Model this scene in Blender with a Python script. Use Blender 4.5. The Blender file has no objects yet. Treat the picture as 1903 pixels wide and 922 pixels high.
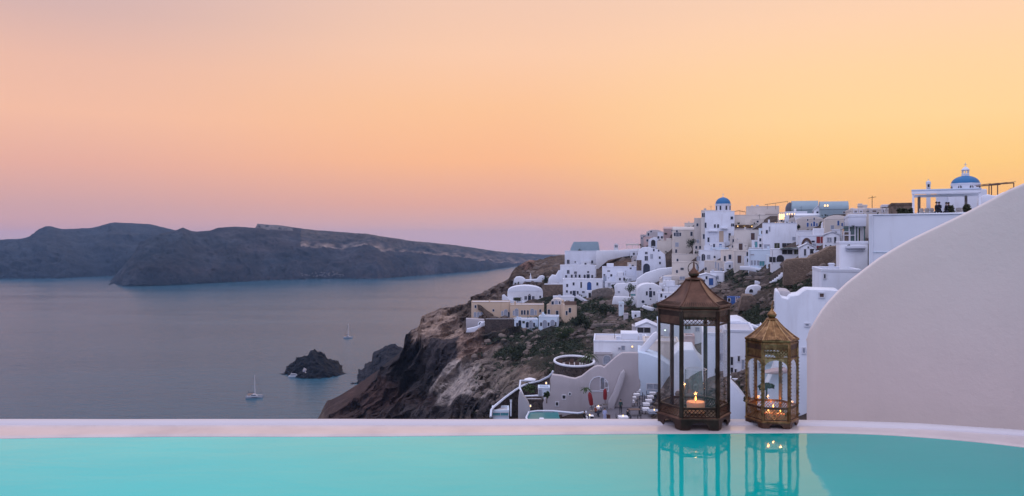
import bpy, bmesh, math, random
from mathutils import Vector, noise, Matrix
random.seed(7)
R = math.radians
S = bpy.context.scene
COL = S.collection

# ------------------------------------------------------------------ camera
F, CX, HY = 1500.0, 951.5, 449.0       # focal length in photo pixels, principal column, horizon row
CZ = 0.85                              # eye height above the pool water (z = 0)
SEA = -120.0
cd = bpy.data.cameras.new('camera'); cam = bpy.data.objects.new('camera', cd); COL.objects.link(cam)
cam.location = (0, 0, CZ); cam.rotation_euler = (R(90), 0, 0)
cd.sensor_width = 36; cd.lens = 36 * F / 1903; cd.shift_y = -(461 - HY) / 1903
cd.clip_start = 0.05; cd.clip_end = 90000
S.camera = cam
# ------------------------------------------------------------------ world: sky just after sunset
def lin(c):
    return tuple(((v/255)/12.92 if v/255 <= .04045 else ((v/255+.055)/1.055)**2.4) for v in c)
W = bpy.data.worlds.new("World"); S.world = W; W.use_nodes = True
nt = W.node_tree; N = nt.nodes; L = nt.links; N.clear()
def nd(t, **k):
    n = N.new(t)
    for a, b in k.items(): setattr(n, a, b)
    return n
def wm(op, a, b=None, c=None):
    n = nd('ShaderNodeMath', operation=op)
    for i, v in enumerate((a, b, c)):
        if v is None: continue
        if isinstance(v, (int, float)): n.inputs[i].default_value = v
        else: L.new(v, n.inputs[i])
    return n.outputs[0]
def wrange(v, a, b, smooth=True, t0=0, t1=1):
    n = nd('ShaderNodeMapRange', interpolation_type='SMOOTHSTEP' if smooth else 'LINEAR')
    L.new(v, n.inputs[0]); n.inputs[1].default_value = a; n.inputs[2].default_value = b
    n.inputs[3].default_value = t0; n.inputs[4].default_value = t1
    return n.outputs[0]
def wramp(v, stops):
    n = nd('ShaderNodeValToRGB'); L.new(v, n.inputs[0]); cr = n.color_ramp
    while len(cr.elements) > 1: cr.elements.remove(cr.elements[-1])
    for i, (p, c) in enumerate(stops):
        e = cr.elements[0] if i == 0 else cr.elements.new(p)
        e.position = p; e.color = (*lin(c), 1)
    return n.outputs[0]
def wmix(f, a, b):
    n = nd('ShaderNodeMix', data_type='RGBA'); L.new(f, n.inputs[0]); L.new(a, n.inputs[6]); L.new(b, n.inputs[7])
    return n.outputs[2]
SUN_AZ = R(36)
tc = nd('ShaderNodeTexCoord'); nrm = nd('ShaderNodeVectorMath', operation='NORMALIZE'); L.new(tc.outputs['Generated'], nrm.inputs[0])
sx = nd('ShaderNodeSeparateXYZ'); L.new(nrm.outputs[0], sx.inputs[0])
zz = wm('MAXIMUM', sx.outputs[2], 0.0)
hl = wm('SQRT', wm('MAXIMUM', wm('SUBTRACT', 1.0, wm('MULTIPLY', sx.outputs[2], sx.outputs[2])), 1e-4))
ca = wm('DIVIDE', wm('ADD', wm('MULTIPLY', sx.outputs[0], math.sin(SUN_AZ)), wm('MULTIPLY', sx.outputs[1], math.cos(SUN_AZ))), hl)
ZEN = (197, 196, 217)
rampL = wramp(zz, [(0, (200,164,170)), (.012, (204,160,166)), (.04, (206,162,162)), (.085, (228,172,156)), (.14, (240,186,160)), (.195, (232,184,165)), (.248, (212,177,172)), (.42, (176,168,192)), (1, ZEN)])
rampC = wramp(zz, [(0, (204,168,176)), (.013, (208,168,170)), (.046, (226,168,150)), (.099, (248,184,140)), (.164, (249,194,150)), (.227, (247,200,168)), (.287, (238,197,174)), (.45, (190,176,192)), (1, ZEN)])
rampR = wramp(zz, [(0, (214,160,150)), (.013, (238,170,130)), (.04, (252,186,116)), (.085, (254,203,126)), (.14, (254,212,150)), (.195, (254,211,160)), (.25, (251,208,172)), (.45, (205,188,196)), (1, ZEN)])
rampB = wramp(zz, [(0, (148,148,182)), (.10, (166,162,194)), (.3, (180,178,208)), (1, ZEN)])
sky = wmix(wrange(ca, -.6, .39), rampB, rampL)
sky = wmix(wrange(ca, .39, .82), sky, rampC)
sky = wmix(wrange(ca, .80, 1.0), sky, rampR)
# gain added overhead and behind, above the sky in view, to light white walls
gain = wm('ADD', wm('ADD', 1.06, wrange(zz, .25, .8, True, 0, .86)), wrange(ca, .3, -.6, True, 0, .58))
bg = nd('ShaderNodeBackground'); L.new(sky, bg.inputs[0]); L.new(gain, bg.inputs[1])
wo = nd('ShaderNodeOutputWorld'); L.new(bg.outputs[0], wo.inputs[0])
# afterglow of the sun that has just gone under the horizon
sd = bpy.data.lights.new('sun', 'SUN'); sun = bpy.data.objects.new('sun', sd); COL.objects.link(sun)
sd.energy = .7; sd.angle = R(14); sd.color = (1.0, .62, .42)
el = R(4); dv = Vector((math.sin(SUN_AZ)*math.cos(el), math.cos(SUN_AZ)*math.cos(el), math.sin(el)))
sun.rotation_euler = (-dv).to_track_quat('-Z', 'Y').to_euler()
S.view_settings.view_transform = 'Standard'; S.view_settings.look = 'None'; S.view_settings.exposure = 0; S.view_settings.gamma = 1
S.render.engine = 'CYCLES'
S.cycles.use_denoising = True
try: S.cycles.denoiser = 'OPENIMAGEDENOISE'
except Exception: pass
S.cycles.max_bounces = 10; S.cycles.volume_bounces = 1; S.cycles.transparent_max_bounces = 24
S.cycles.sample_clamp_indirect = 6
HAZE = 6.5e-5

# ------------------------------------------------------------------ helpers
def X(px, D): return (px - CX) / F * D
def Zp(py, D): return CZ - (py - HY) / F * D
def P(px, py, D): return Vector((X(px, D), D, Zp(py, D)))
def interp(tab, x):
    if x <= tab[0][0]: return tab[0][1]
    for (a, va), (b, vb) in zip(tab, tab[1:]):
        if x <= b: return va + (vb - va) * (x - a) / (b - a) if b > a else vb
    return tab[-1][1]
def tag(o, label=None, cat=None, group=None, kind=None):
    if label: o['label'] = label
    if cat: o['category'] = cat
    if group: o['group'] = group
    if kind: o['kind'] = kind
    return o
def empty(name, loc, label, cat, group=None, rz=0):
    o = bpy.data.objects.new(name, None); COL.objects.link(o); o.location = loc; o.rotation_euler = (0, 0, rz)
    o.empty_display_size = .2
    return tag(o, label, cat, group)
def link(name, me, mat, parent=None, smooth=False):
    if mat is not None and not me.materials: me.materials.append(mat)
    if smooth: me.polygons.foreach_set('use_smooth', [True]*len(me.polygons))
    o = bpy.data.objects.new(name, me); COL.objects.link(o)
    if parent: o.parent = parent
    return o
class MB:
    def __init__(s): s.v = []; s.f = []
    def add(s, vs, fs):
        b = len(s.v); s.v += [tuple(v) for v in vs]; s.f += [tuple(b+i for i in f) for f in fs]
    def box(s, x0, y0, z0, x1, y1, z1, m=None):
        vs = [Vector((x, y, z)) for z in (z0, z1) for y in (y0, y1) for x in (x0, x1)]
        if m: vs = [m @ v for v in vs]
        s.add(vs, [(0,2,3,1),(4,5,7,6),(0,1,5,4),(2,6,7,3),(0,4,6,2),(1,3,7,5)])
    def prism(s, poly, y0, y1, m=None):          # poly in (x,z)
        n = len(poly)
        vs = [Vector((x, y0, z)) for x, z in poly] + [Vector((x, y1, z)) for x, z in poly]
        if m: vs = [m @ v for v in vs]
        s.add(vs, [tuple(range(n)), tuple(range(2*n-1, n-1, -1))] + [(i, i+n, (i+1) % n+n, (i+1) % n) for i in range(n)])
    def plan(s, poly, z0, z1):                   # poly in (x,y)
        n = len(poly)
        s.add([(x, y, z0) for x, y in poly] + [(x, y, z1) for x, y in poly],
              [tuple(range(n-1, -1, -1)), tuple(range(n, 2*n))] + [(i, (i+1) % n, (i+1) % n+n, i+n) for i in range(n)])
    def lathe(s, prof, n=16, a0=0, c=(0,0,0), cap=True, m=None):
        vs = []
        for r, z in prof:
            for k in range(n):
                a = a0 + 2*math.pi*k/n
                v = Vector((c[0]+r*math.sin(a), c[1]-r*math.cos(a), c[2]+z))
                vs.append(m @ v if m else v)
        fs = []
        for j in range(len(prof)-1):
            for k in range(n):
                fs.append((j*n+k, j*n+(k+1) % n, (j+1)*n+(k+1) % n, (j+1)*n+k))
        if cap: fs += [tuple(range(n-1, -1, -1)), tuple(range((len(prof)-1)*n, len(prof)*n))]
        s.add(vs, fs)
    def tube(s, pts, r, n=6, closed=False):
        pts = [Vector(p) for p in pts]; rs = r if isinstance(r, (list, tuple)) else [r]*len(pts)
        m = len(pts); vs = []
        up = Vector((0,0,1))
        for i, p in enumerate(pts):
            if closed: t = pts[(i+1) % m] - pts[i-1]
            else: t = pts[min(i+1, m-1)] - pts[max(i-1, 0)]
            t.normalize()
            a = t.cross(up)
            if a.length < .05: a = t.cross(Vector((1,0,0)))
            a.normalize(); b = a.cross(t)
            for k in range(n):
                q = 2*math.pi*k/n
                vs.append(p + (a*math.cos(q) + b*math.sin(q))*rs[i])
        fs = []
        for i in range(m if closed else m-1):
            j = (i+1) % m
            for k in range(n): fs.append((i*n+k, i*n+(k+1) % n, j*n+(k+1) % n, j*n+k))
        if not closed: fs += [tuple(range(n-1, -1, -1)), tuple(range((m-1)*n, m*n))]
        s.add(vs, fs)
    def mesh(s, name, bevel=0, seg=2):
        me = bpy.data.meshes.new(name); me.from_pydata(s.v, [], s.f)
        if bevel:
            bm = bmesh.new(); bm.from_mesh(me)
            es = [e for e in bm.edges if len(e.link_faces) == 2 and e.calc_face_angle(0) > .5]
            bmesh.ops.bevel(bm, geom=es, offset=bevel, segments=seg, profile=.5, affect='EDGES', clamp_overlap=True)
            bm.to_mesh(me); bm.free()
        me.update()
        return me
    def build(s, name, mat, parent=None, smooth=False, bevel=0, seg=2):
        me = s.mesh(name, bevel, seg)
        if smooth or bevel:
            try: me.set_sharp_from_angle(angle=R(40))
            except Exception: pass
            smooth = True
        return link(name, me, mat, parent, smooth)

# ------------------------------------------------------------------ materials
def mk(name):
    m = bpy.data.materials.new(name); m.use_nodes = True
    t = m.node_tree; return m, t, t.nodes['Principled BSDF']
def tn(t, ty, **k):
    n = t.nodes.new(ty)
    for a, b in k.items(): setattr(n, a, b)
    return n
def noise_n(t, scale, detail=6, rough=.6, coord='Object', vec=None, dist=0):
    n = tn(t, 'ShaderNodeTexNoise'); n.inputs['Scale'].default_value = scale; n.inputs['Detail'].default_value = detail
    n.inputs['Roughness'].default_value = rough; n.inputs['Distortion'].default_value = dist
    if vec is None:
        c = tn(t, 'ShaderNodeTexCoord'); vec = c.outputs[coord]
    t.links.new(vec, n.inputs['Vector'])
    return n
def ramp_n(t, src, stops):
    n = tn(t, 'ShaderNodeValToRGB'); t.links.new(src, n.inputs[0]); cr = n.color_ramp
    while len(cr.elements) > 1: cr.elements.remove(cr.elements[-1])
    for i, (p, c) in enumerate(stops):
        e = cr.elements[0] if i == 0 else cr.elements.new(p)
        e.position = p; e.color = (*c, 1) if len(c) == 3 else c
    return n.outputs[0]
def bump_n(t, src, strength, dist, b):
    n = tn(t, 'ShaderNodeBump'); n.inputs['Strength'].default_value = strength; n.inputs['Distance'].default_value = dist
    t.links.new(src, n.inputs['Height']); t.links.new(n.outputs[0], b.inputs['Normal']); return n
def mixc(t, f, a, b, mode='MIX'):
    n = tn(t, 'ShaderNodeMix', data_type='RGBA', blend_type=mode)
    for i, v in ((0, f), (6, a), (7, b)):
        if isinstance(v, (int, float)): n.inputs[i].default_value = v
        elif isinstance(v, tuple): n.inputs[i].default_value = (*v, 1)
        else: t.links.new(v, n.inputs[i])
    return n.outputs[2]
def plaster(name, c, var=.10, scale=.5, rough=.85, stain=(.36,.32,.28), amt=.35, bump=.25, bd=.03):
    m, t, b = mk(name)
    g = tn(t, 'ShaderNodeNewGeometry')
    n1 = noise_n(t, scale, 8, .62, vec=g.outputs['Position'])
    mp = tn(t, 'ShaderNodeMapping'); mp.inputs['Scale'].default_value = (1, 1, .18); t.links.new(g.outputs['Position'], mp.inputs[0])
    n2 = noise_n(t, scale*2.3, 7, .65, vec=mp.outputs[0])
    oi = tn(t, 'ShaderNodeObjectInfo')
    base = ramp_n(t, n1.outputs[0], [(.25, tuple(v*(1-var) for v in c)), (.75, tuple(min(1, v*(1+var*.4)) for v in c))])
    rnd = ramp_n(t, oi.outputs['Random'], [(0, (.86,.86,.88)), (.5, (1,1,1)), (1, (1,.975,.94))])
    base = mixc(t, 1.0, base, rnd, 'MULTIPLY')
    st = ramp_n(t, n2.outputs[0], [(.54, (0,0,0)), (.78, (amt,)*3)])
    base = mixc(t, st, base, stain)
    t.links.new(base, b.inputs['Base Color']); b.inputs['Roughness'].default_value = rough
    n3 = noise_n(t, scale*6, 6, .7, vec=g.outputs['Position'])
    bump_n(t, n3.outputs[0], bump, bd, b)
    return m
def solid(name, c, rough=.6, metal=0, var=.25, scale=3, bump=0, coord='Object'):
    m, t, b = mk(name)
    n = noise_n(t, scale, 6, .6, coord)
    base = ramp_n(t, n.outputs[0], [(.3, tuple(v*(1-var) for v in c)), (.7, tuple(min(1, v*(1+var)) for v in c))])
    t.links.new(base, b.inputs['Base Color']); b.inputs['Roughness'].default_value = rough; b.inputs['Metallic'].default_value = metal
    if bump: bump_n(t, n.outputs[0], bump, .02, b)
    return m
M = {}
M['white'] = plaster('lime_white', (.70,.75,.84), scale=.35, amt=.42, stain=(.42,.40,.42))
M['cream'] = plaster('cream_render', (.62,.58,.54), scale=.3, amt=.35)
M['greyw'] = plaster('grey_render', (.44,.42,.44), scale=.3, amt=.4)
M['ochre'] = plaster('ochre_render', (.56,.44,.33), scale=.25, amt=.5, stain=(.30,.20,.14))
M['pink'] = plaster('pink_render', (.50,.37,.36), scale=.3, amt=.3)
M['teal_roof'] = plaster('teal_grey_roof', (.26,.36,.42), scale=.4, amt=.2, stain=(.2,.26,.3))
M['bluewhite'] = plaster('blue_white_render', (.60,.72,.84), scale=.35, amt=.25, stain=(.4,.45,.5))
M['masswall'] = plaster('warm_grey_plaster', (.42,.39,.41), scale=.3, amt=.4, stain=(.25,.23,.23))
M['roof'] = plaster('roof_screed', (.50,.51,.56), scale=.4, amt=.5)
def stonewall(name, c1, c2, scale=2.2, mortar=(.28,.25,.22)):
    m, t, b = mk(name)
    g = tn(t, 'ShaderNodeNewGeometry')
    v = tn(t, 'ShaderNodeTexVoronoi', feature='DISTANCE_TO_EDGE'); v.inputs['Scale'].default_value = scale; t.links.new(g.outputs['Position'], v.inputs['Vector'])
    v2 = tn(t, 'ShaderNodeTexVoronoi'); v2.inputs['Scale'].default_value = scale; t.links.new(g.outputs['Position'], v2.inputs['Vector'])
    sc = tn(t, 'ShaderNodeSeparateColor'); t.links.new(v2.outputs['Color'], sc.inputs[0])
    base = ramp_n(t, sc.outputs[0], [(0, c1), (1, c2)])
    n1 = noise_n(t, .25, 8, .65, vec=g.outputs['Position'])
    big = ramp_n(t, n1.outputs[0], [(.3, (.55,.55,.55)), (.7, (1.25,1.2,1.15))])
    base = mixc(t, 1.0, base, big, 'MULTIPLY')
    e = ramp_n(t, v.outputs['Distance'], [(.01, (1,1,1)), (.07, (0,0,0))])
    base = mixc(t, e, base, mortar)
    t.links.new(base, b.inputs['Base Color']); b.inputs['Roughness'].default_value = .95
    bump_n(t, v.outputs['Distance'], .8, .15, b)
    return m
M['stone_dark'] = stonewall('dark_stone_wall', (.035,.028,.028), (.10,.075,.07), 2.6, (.07,.06,.055))
M['stone_brown'] = stonewall('brown_stone_wall', (.10,.075,.06), (.20,.15,.12), 1.7, (.14,.11,.09))
M['ruin'] = stonewall('ruin_masonry', (.15,.11,.085), (.24,.18,.135), 3.2, (.14,.105,.08))
M['stone_grey'] = stonewall('grey_stone_wall', (.12,.11,.105), (.24,.21,.19), 1.2, (.16,.14,.13))
M['paneblue'] = solid('dark_window', (.025,.035,.06), .25, var=.4, scale=2)
M['dark'] = solid('shadowy_opening', (.018,.018,.024), .6, var=.4)
M['blue'] = solid('blue_paint', (.025,.09,.30), .5)
M['teal'] = solid('teal_paint', (.08,.28,.32), .5)
M['red'] = solid('red_paint', (.22,.02,.025), .6)
M['brown'] = solid('brown_wood', (.09,.05,.04), .7)
M['shutter'] = solid('grey_shutter', (.30,.34,.42), .6)
M['glassgreen'] = solid('green_tinted_glass', (.07,.12,.12), .15)
M['frame'] = solid('white_frame', (.62,.63,.68), .6, var=.08)
M['domeblue'] = plaster('dome_blue_paint', (.008,.15,.36), scale=.5, rough=.55, stain=(.08,.2,.4), amt=.3)
M['domegrey'] = plaster('dome_grey', (.17,.17,.21), scale=.5, amt=.3)
M['fabric_white'] = solid('white_cloth', (.78,.79,.83), .8, var=.06)
M['boatwhite'] = solid('boat_gelcoat', (.36,.40,.46), .4, var=.08)
M['fabric_red'] = solid('red_canvas', (.19,.010,.015), .8)
M['wood'] = solid('weathered_wood', (.16,.10,.075), .8)
M['metal_dark'] = solid('dark_metal', (.03,.03,.035), .4, .6)
M['skin'] = solid('skin', (.42,.26,.19), .6, var=.08)
M['hair'] = solid('dark_hair', (.02,.014,.01), .6)
M['leaf'] = solid('foliage_dark', (.022,.036,.016), .8, var=.5, scale=1.2)
M['leaf2'] = solid('foliage_olive', (.045,.05,.024), .85, var=.5, scale=1.2)
M['leafg'] = solid('foliage_green', (.035,.06,.018), .8, var=.5, scale=1.2)
M['bark'] = solid('bark', (.09,.065,.05), .9)
def glow(name, c, s):
    m, t, b = mk(name); b.inputs['Base Color'].default_value = (*c, 1); b.inputs['Emission Color'].default_value = (*c, 1); b.inputs['Emission Strength'].default_value = s
    return m
M['lamp'] = glow('lit_lamp', (1, .62, .25), 2.4)
M['lampcool'] = glow('lit_lamp_cool', (.75, 1, .85), 2)
# ------------------------------------------------------------------ sea
def disc(name, r0, r1, z, mat, rings=60, seg=160, ang=(0, 2*math.pi)):
    mb = MB(); vs = []
    for i in range(rings+1):
        r = r0 * (r1/r0)**(i/rings)
        for k in range(seg):
            a = 2*math.pi*k/seg; vs.append((r*math.sin(a), r*math.cos(a), z))
    fs = [(i*seg+k, (i+1)*seg+k, (i+1)*seg+(k+1) % seg, i*seg+(k+1) % seg) for i in range(rings) for k in range(seg)]
    vs.append((0, 0, z)); c = len(vs)-1
    fs += [(c, k, (k+1) % seg) for k in range(seg)]
    mb.add(vs, fs); return mb.build(name, mat)
m, t, b = mk('sea_water'); M['sea'] = m
b.inputs['Base Color'].default_value = (.028, .094, .138, 1); b.inputs['IOR'].default_value = 1.33; b.inputs['Specular IOR Level'].default_value = .13
g = tn(t, 'ShaderNodeNewGeometry')
mp = tn(t, 'ShaderNodeMapping'); mp.inputs['Rotation'].default_value = (0, 0, R(-14)); mp.inputs['Scale'].default_value = (.35, 1, 1); t.links.new(g.outputs['Position'], mp.inputs[0])
n1 = noise_n(t, .11, 6, .6, vec=mp.outputs[0], dist=.3)
mp2 = tn(t, 'ShaderNodeMapping'); mp2.inputs['Rotation'].default_value = (0, 0, R(8)); mp2.inputs['Scale'].default_value = (.0016, .008, 1); t.links.new(g.outputs['Position'], mp2.inputs[0])
n2 = noise_n(t, 1.0, 4, .55, vec=mp2.outputs[0], dist=.8)
rr = ramp_n(t, n2.outputs[0], [(.32, (.10,)*3), (.68, (.24,)*3)])
t.links.new(rr, b.inputs['Roughness'])
n9 = noise_n(t, .42, 4, .65, vec=mp.outputs[0], dist=.2)
mm_ = tn(t, 'ShaderNodeMath', operation='MULTIPLY_ADD'); t.links.new(n9.outputs[0], mm_.inputs[0]); mm_.inputs[1].default_value = .45; t.links.new(n1.outputs[0], mm_.inputs[2])
bump_n(t, mm_.outputs[0], .7, 1.1, b)
tag(disc('sea', 30, 7800, SEA, M['sea']), 'calm dusk sea in the caldera', kind='structure')

# ------------------------------------------------------------------ relief: land forms built as real surfaces (front slope, ridge, back slope)
def fbm(p, s, oct=5, h=.9):
    return noise.fractal(Vector(p)*s, h, 2.1, oct)
def Tcols(cols):
    def T(px, py):
        if px <= cols[0][0]: return interp(cols[0][1], py)
        for (a, ta), (b_, tb) in zip(cols, cols[1:]):
            if px <= b_:
                u = (px-a)/(b_-a); return interp(ta, py)*(1-u) + interp(tb, py)*u
        return interp(cols[-1][1], py)
    return T
def relief(name, label, mat, ridge, T, bottom, x0, x1, dx, rows, amp, colf, back=((25,.25),(70,.5),(160,.9),(420,1.15)), rz=0, kind='structure', power=1.0, seamz=None):
    vs = []; cols = []; nx = int((x1-x0)/dx)+1; nr = rows + len(back)
    for i in range(nx):
        px = x0 + i*dx; ry = interp(ridge, px) + (noise.noise(Vector((px*.16, rz, 3)))*1.6 + noise.noise(Vector((px*.5, rz, 9)))*.7)*(3.2 if rz in (25, 35) else .3 if rz in (5, 15) else 1)*min(1, amp(px, 0)*.25+.1)
        by = bottom(px)
        for j in range(rows):
            u = (j/(rows-1))**power; py = by + (ry-by)*u
            D = T(px, py); p = P(px, py, D)
            a = amp(px, py)*(1 if j < rows-3 else (.35 if rz not in (5, 15) else .12))
            d = fbm(p, .035)*1.0 + fbm(p + Vector((50,0,0)), .12, 4)*.45 + abs(fbm(Vector((p.x, p.y*.3, p.z*3.0)), .06, 3))*.5
            if rz in (25, 35): d += (.5-abs(noise.noise(p*.11))*2.4)*1.1 + (.4-abs(noise.noise(p*.3))*2)*.6
            if rz == 5 or rz == 15: d += (.5-abs(noise.noise(Vector((p.x*.006, p.y*.004, p.z*.0035)))*2.6))*2.6 + (.4-abs(noise.noise(p*.022))*2)*.9
            if rz == 0: d += (.55-abs(noise.noise(Vector((p.x*.07, p.y*.07, p.z*.035)))*2.6))*1.5 + noise.cell(Vector((p.x*.11, p.y*.11, p.z*.08)))*.3 + (.4-abs(noise.noise(p*.22))*2)*.38 + noise.cell(p*.35)*.16
            q = p + Vector((noise.noise(p*.2)*a*.3, -a*d*.9, a*d*.40))
            vs.append(q); cols.append(colf(px, py, p))
        top = P(px, ry, T(px, ry))
        for (db, dr) in back:
            k = db
            dirv = Vector((top.x/top.y, 1, 0)).normalized()
            drop = dr * max(5, min(200, top.z - SEA + 6)) if dr > .85 else dr * (top.z-SEA)*.5
            q = top + dirv*k; q.z = top.z - drop*(1 if dr > .85 else .5)
            q.z += noise.noise(q*.03)*3*min(1, amp(px, 0)*.3); vs.append(q); cols.append(colf(px, ry, q))
    fs = [(i*nr+j, (i+1)*nr+j, (i+1)*nr+j+1, i*nr+j+1) for i in range(nx-1) for j in range(nr-1)]
    me = bpy.data.meshes.new(name); me.from_pydata(vs, [], fs); me.update()
    ca_ = me.color_attributes.new('rock', 'FLOAT_COLOR', 'POINT')
    ca_.data.foreach_set('color', [c for q in cols for c in (*q, 1)])
    return tag(link(name, me, mat, None, name.startswith('far')), label, kind=kind)

def rockmat(name, s=1.0, bump=1.0, bd=1.2):
    m, t, b = mk(name)
    at = tn(t, 'ShaderNodeAttribute'); at.attribute_name = 'rock'
    g = tn(t, 'ShaderNodeNewGeometry')
    n1 = noise_n(t, .09*s, 10, .7, vec=g.outputs['Position'])
    n2 = noise_n(t, .5*s, 8, .75, vec=g.outputs['Position'])
    mp = tn(t, 'ShaderNodeMapping'); mp.inputs['Scale'].default_value = (.10*s, .10*s, .45*s); t.links.new(g.outputs['Position'], mp.inputs[0])
    n3 = noise_n(t, 1.0, 6, .6, vec=mp.outputs[0], dist=.4)
    a = ramp_n(t, n1.outputs[0], [(.3, (.5,.48,.5)), (.7, (1.5,1.45,1.4))])
    c = ramp_n(t, n2.outputs[0], [(.32, (.35,.33,.36)), (.46, (.95,.95,.95)), (.70, (1.6,1.55,1.45))])
    d = ramp_n(t, n3.outputs[0], [(.35, (.80,.78,.78)), (.62, (1.12,1.12,1.12))])
    x = mixc(t, 1.0, at.outputs['Color'], a, 'MULTIPLY'); x = mixc(t, 1.0, x, c, 'MULTIPLY'); x = mixc(t, 1.0, x, d, 'MULTIPLY')
    t.links.new(x, b.inputs['Base Color']); b.inputs['Roughness'].default_value = .97; b.inputs['Specular IOR Level'].default_value = .2
    v = tn(t, 'ShaderNodeTexVoronoi'); v.inputs['Scale'].default_value = .45*s; t.links.new(g.outputs['Position'], v.inputs['Vector'])
    ad = tn(t, 'ShaderNodeMath', operation='ADD'); t.links.new(n2.outputs[0], ad.inputs[0]); 
    mu = tn(t, 'ShaderNodeMath', operation='MULTIPLY'); t.links.new(v.outputs['Distance'], mu.inputs[0]); mu.inputs[1].default_value = .35; t.links.new(mu.outputs[0], ad.inputs[1])
    bump_n(t, ad.outputs[0], bump, bd, b)
    return m
M['rock'] = rockmat('caldera_rock'); M['farrock'] = rockmat('island_rock', .09, 1.0, 26)

# --- main headland
COLS = [
 (560, [(1000,200),(850,290)]),
 (600, [(1000,190),(776,320)]),
 (660, [(1000,180),(734,325)]),
 (700, [(1000,170),(800,270),(712,328)]),
 (750, [(1000,160),(800,250),(700,290),(625,330)]),
 (785, [(1000,150),(800,240),(700,275),(640,300),(588,335)]),
 (830, [(1000,140),(800,225),(740,240),(640,280),(571,340)]),
 (875, [(1000,130),(800,205),(740,220),(660,255),(600,290),(560,345)]),
 (915, [(1000,105),(800,170),(740,200),(660,245),(612,275),(580,300),(534,355)]),
 (950, [(1000,95),(800,118),(760,125),(740,150),(700,200),(640,255),(610,278),(580,300),(540,340),(508,370)]),
 (1000,[(1000,90),(800,108),(760,116),(740,128),(690,180),(640,240),(600,280),(560,315),(520,350),(481,390)]),
 (1050,[(1000,80),(800,100),(760,110),(730,118),(690,140),(650,210),(600,270),(560,305),(520,335),(473,390)]),
 (1110,[(1000,78),(800,96),(765,104),(745,112),(724,120),(700,126),(650,180),(600,250),(560,290),(520,325),(465,380)]),
 (1200,[(1000,76),(800,94),(765,104),(745,112),(724,120),(700,124),(650,142),(610,200),(570,260),(520,300),(450,355)]),
 (1300,[(1000,65),(800,75),(700,95),(650,120),(600,170),(560,225),(520,265),(470,290),(400,315)]),
 (1400,[(1000,55),(800,62),(700,80),(640,100),(600,130),(560,160),(530,200),(500,230),(460,265),(395,300)]),
 (1480,[(1000,50),(800,58),(700,66),(640,76),(600,88),(560,105),(540,125),(510,150),(470,200),(440,235),(392,270)]),
 (1560,[(1000,45),(800,55),(700,62),(600,75),(540,92),(500,105),(460,135),(430,200),(395,240)]),
 (1640,[(1000,45),(800,55),(600,62),(480,80),(420,90),(392,130)]),
 (1750,[(1000,45),(800,55),(600,62),(480,80),(420,90),(388,120)]),
 (2300,[(1000,45),(800,55),(600,62),(480,80),(420,90),(375,120)]),
]
COLS = [(a, sorted(b)) for a, b in COLS]
T = Tcols(COLS)
RIDGE = [(560,880),(607,778),(650,747),(666,735),(687,716),(712,690),(738,662),(750,643),(753,625),(766,613),(781,606),(783,590),(798,583),(825,573),(855,569),(873,562),(882,551),(907,541),(926,527),(948,517),(950,507),(960,498),(971,491),(984,484),(1002,481),(1034,476),(1047,474),(1110,470),(1190,462),(1200,450),(1240,440),(1260,430),(1300,408),(1400,402),(1500,400),(1580,398),(1600,402),(1650,398),(2300,380)]
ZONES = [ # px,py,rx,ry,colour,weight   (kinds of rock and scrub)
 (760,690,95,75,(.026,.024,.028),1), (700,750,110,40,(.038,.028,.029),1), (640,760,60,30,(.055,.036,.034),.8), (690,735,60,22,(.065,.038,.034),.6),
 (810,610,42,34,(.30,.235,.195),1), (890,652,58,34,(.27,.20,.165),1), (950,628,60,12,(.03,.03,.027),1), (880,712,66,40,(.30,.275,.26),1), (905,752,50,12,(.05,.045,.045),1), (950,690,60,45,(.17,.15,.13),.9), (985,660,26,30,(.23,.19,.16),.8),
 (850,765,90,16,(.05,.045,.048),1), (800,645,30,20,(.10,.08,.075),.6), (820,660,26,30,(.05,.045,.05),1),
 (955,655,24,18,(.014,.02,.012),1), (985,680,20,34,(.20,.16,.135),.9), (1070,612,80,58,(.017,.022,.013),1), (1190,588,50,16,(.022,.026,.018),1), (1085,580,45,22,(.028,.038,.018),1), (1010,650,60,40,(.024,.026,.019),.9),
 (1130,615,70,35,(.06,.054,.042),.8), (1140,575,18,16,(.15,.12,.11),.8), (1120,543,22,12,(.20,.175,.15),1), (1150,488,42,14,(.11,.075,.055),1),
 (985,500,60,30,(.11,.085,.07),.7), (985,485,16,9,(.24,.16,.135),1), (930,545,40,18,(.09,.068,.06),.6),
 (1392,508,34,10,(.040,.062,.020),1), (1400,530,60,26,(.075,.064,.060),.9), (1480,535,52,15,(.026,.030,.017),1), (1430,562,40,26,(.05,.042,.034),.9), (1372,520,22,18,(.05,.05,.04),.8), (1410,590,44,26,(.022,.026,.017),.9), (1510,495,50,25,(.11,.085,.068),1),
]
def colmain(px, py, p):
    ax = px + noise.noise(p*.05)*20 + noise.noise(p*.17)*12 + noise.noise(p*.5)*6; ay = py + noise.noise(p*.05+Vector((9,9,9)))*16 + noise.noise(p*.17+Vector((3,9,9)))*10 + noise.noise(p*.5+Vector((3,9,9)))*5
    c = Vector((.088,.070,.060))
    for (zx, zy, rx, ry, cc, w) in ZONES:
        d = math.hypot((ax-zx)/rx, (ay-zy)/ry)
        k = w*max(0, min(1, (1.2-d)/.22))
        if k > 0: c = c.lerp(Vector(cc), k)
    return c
def ampmain(px, py):
    a = interp([(560,3.4),(700,4.6),(880,4.2),(960,3.0),(1040,1.5),(1110,.9),(1200,.6),(1330,.6),(1600,.5)], px)
    if px > 1040: a *= 1 if py < 640 else .5
    return a
relief('headland', 'rocky caldera hillside under the village', M['rock'], RIDGE, T, lambda px: 1000, 560, 2300, 3.0, 170, ampmain, colmain, power=.62)

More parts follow.
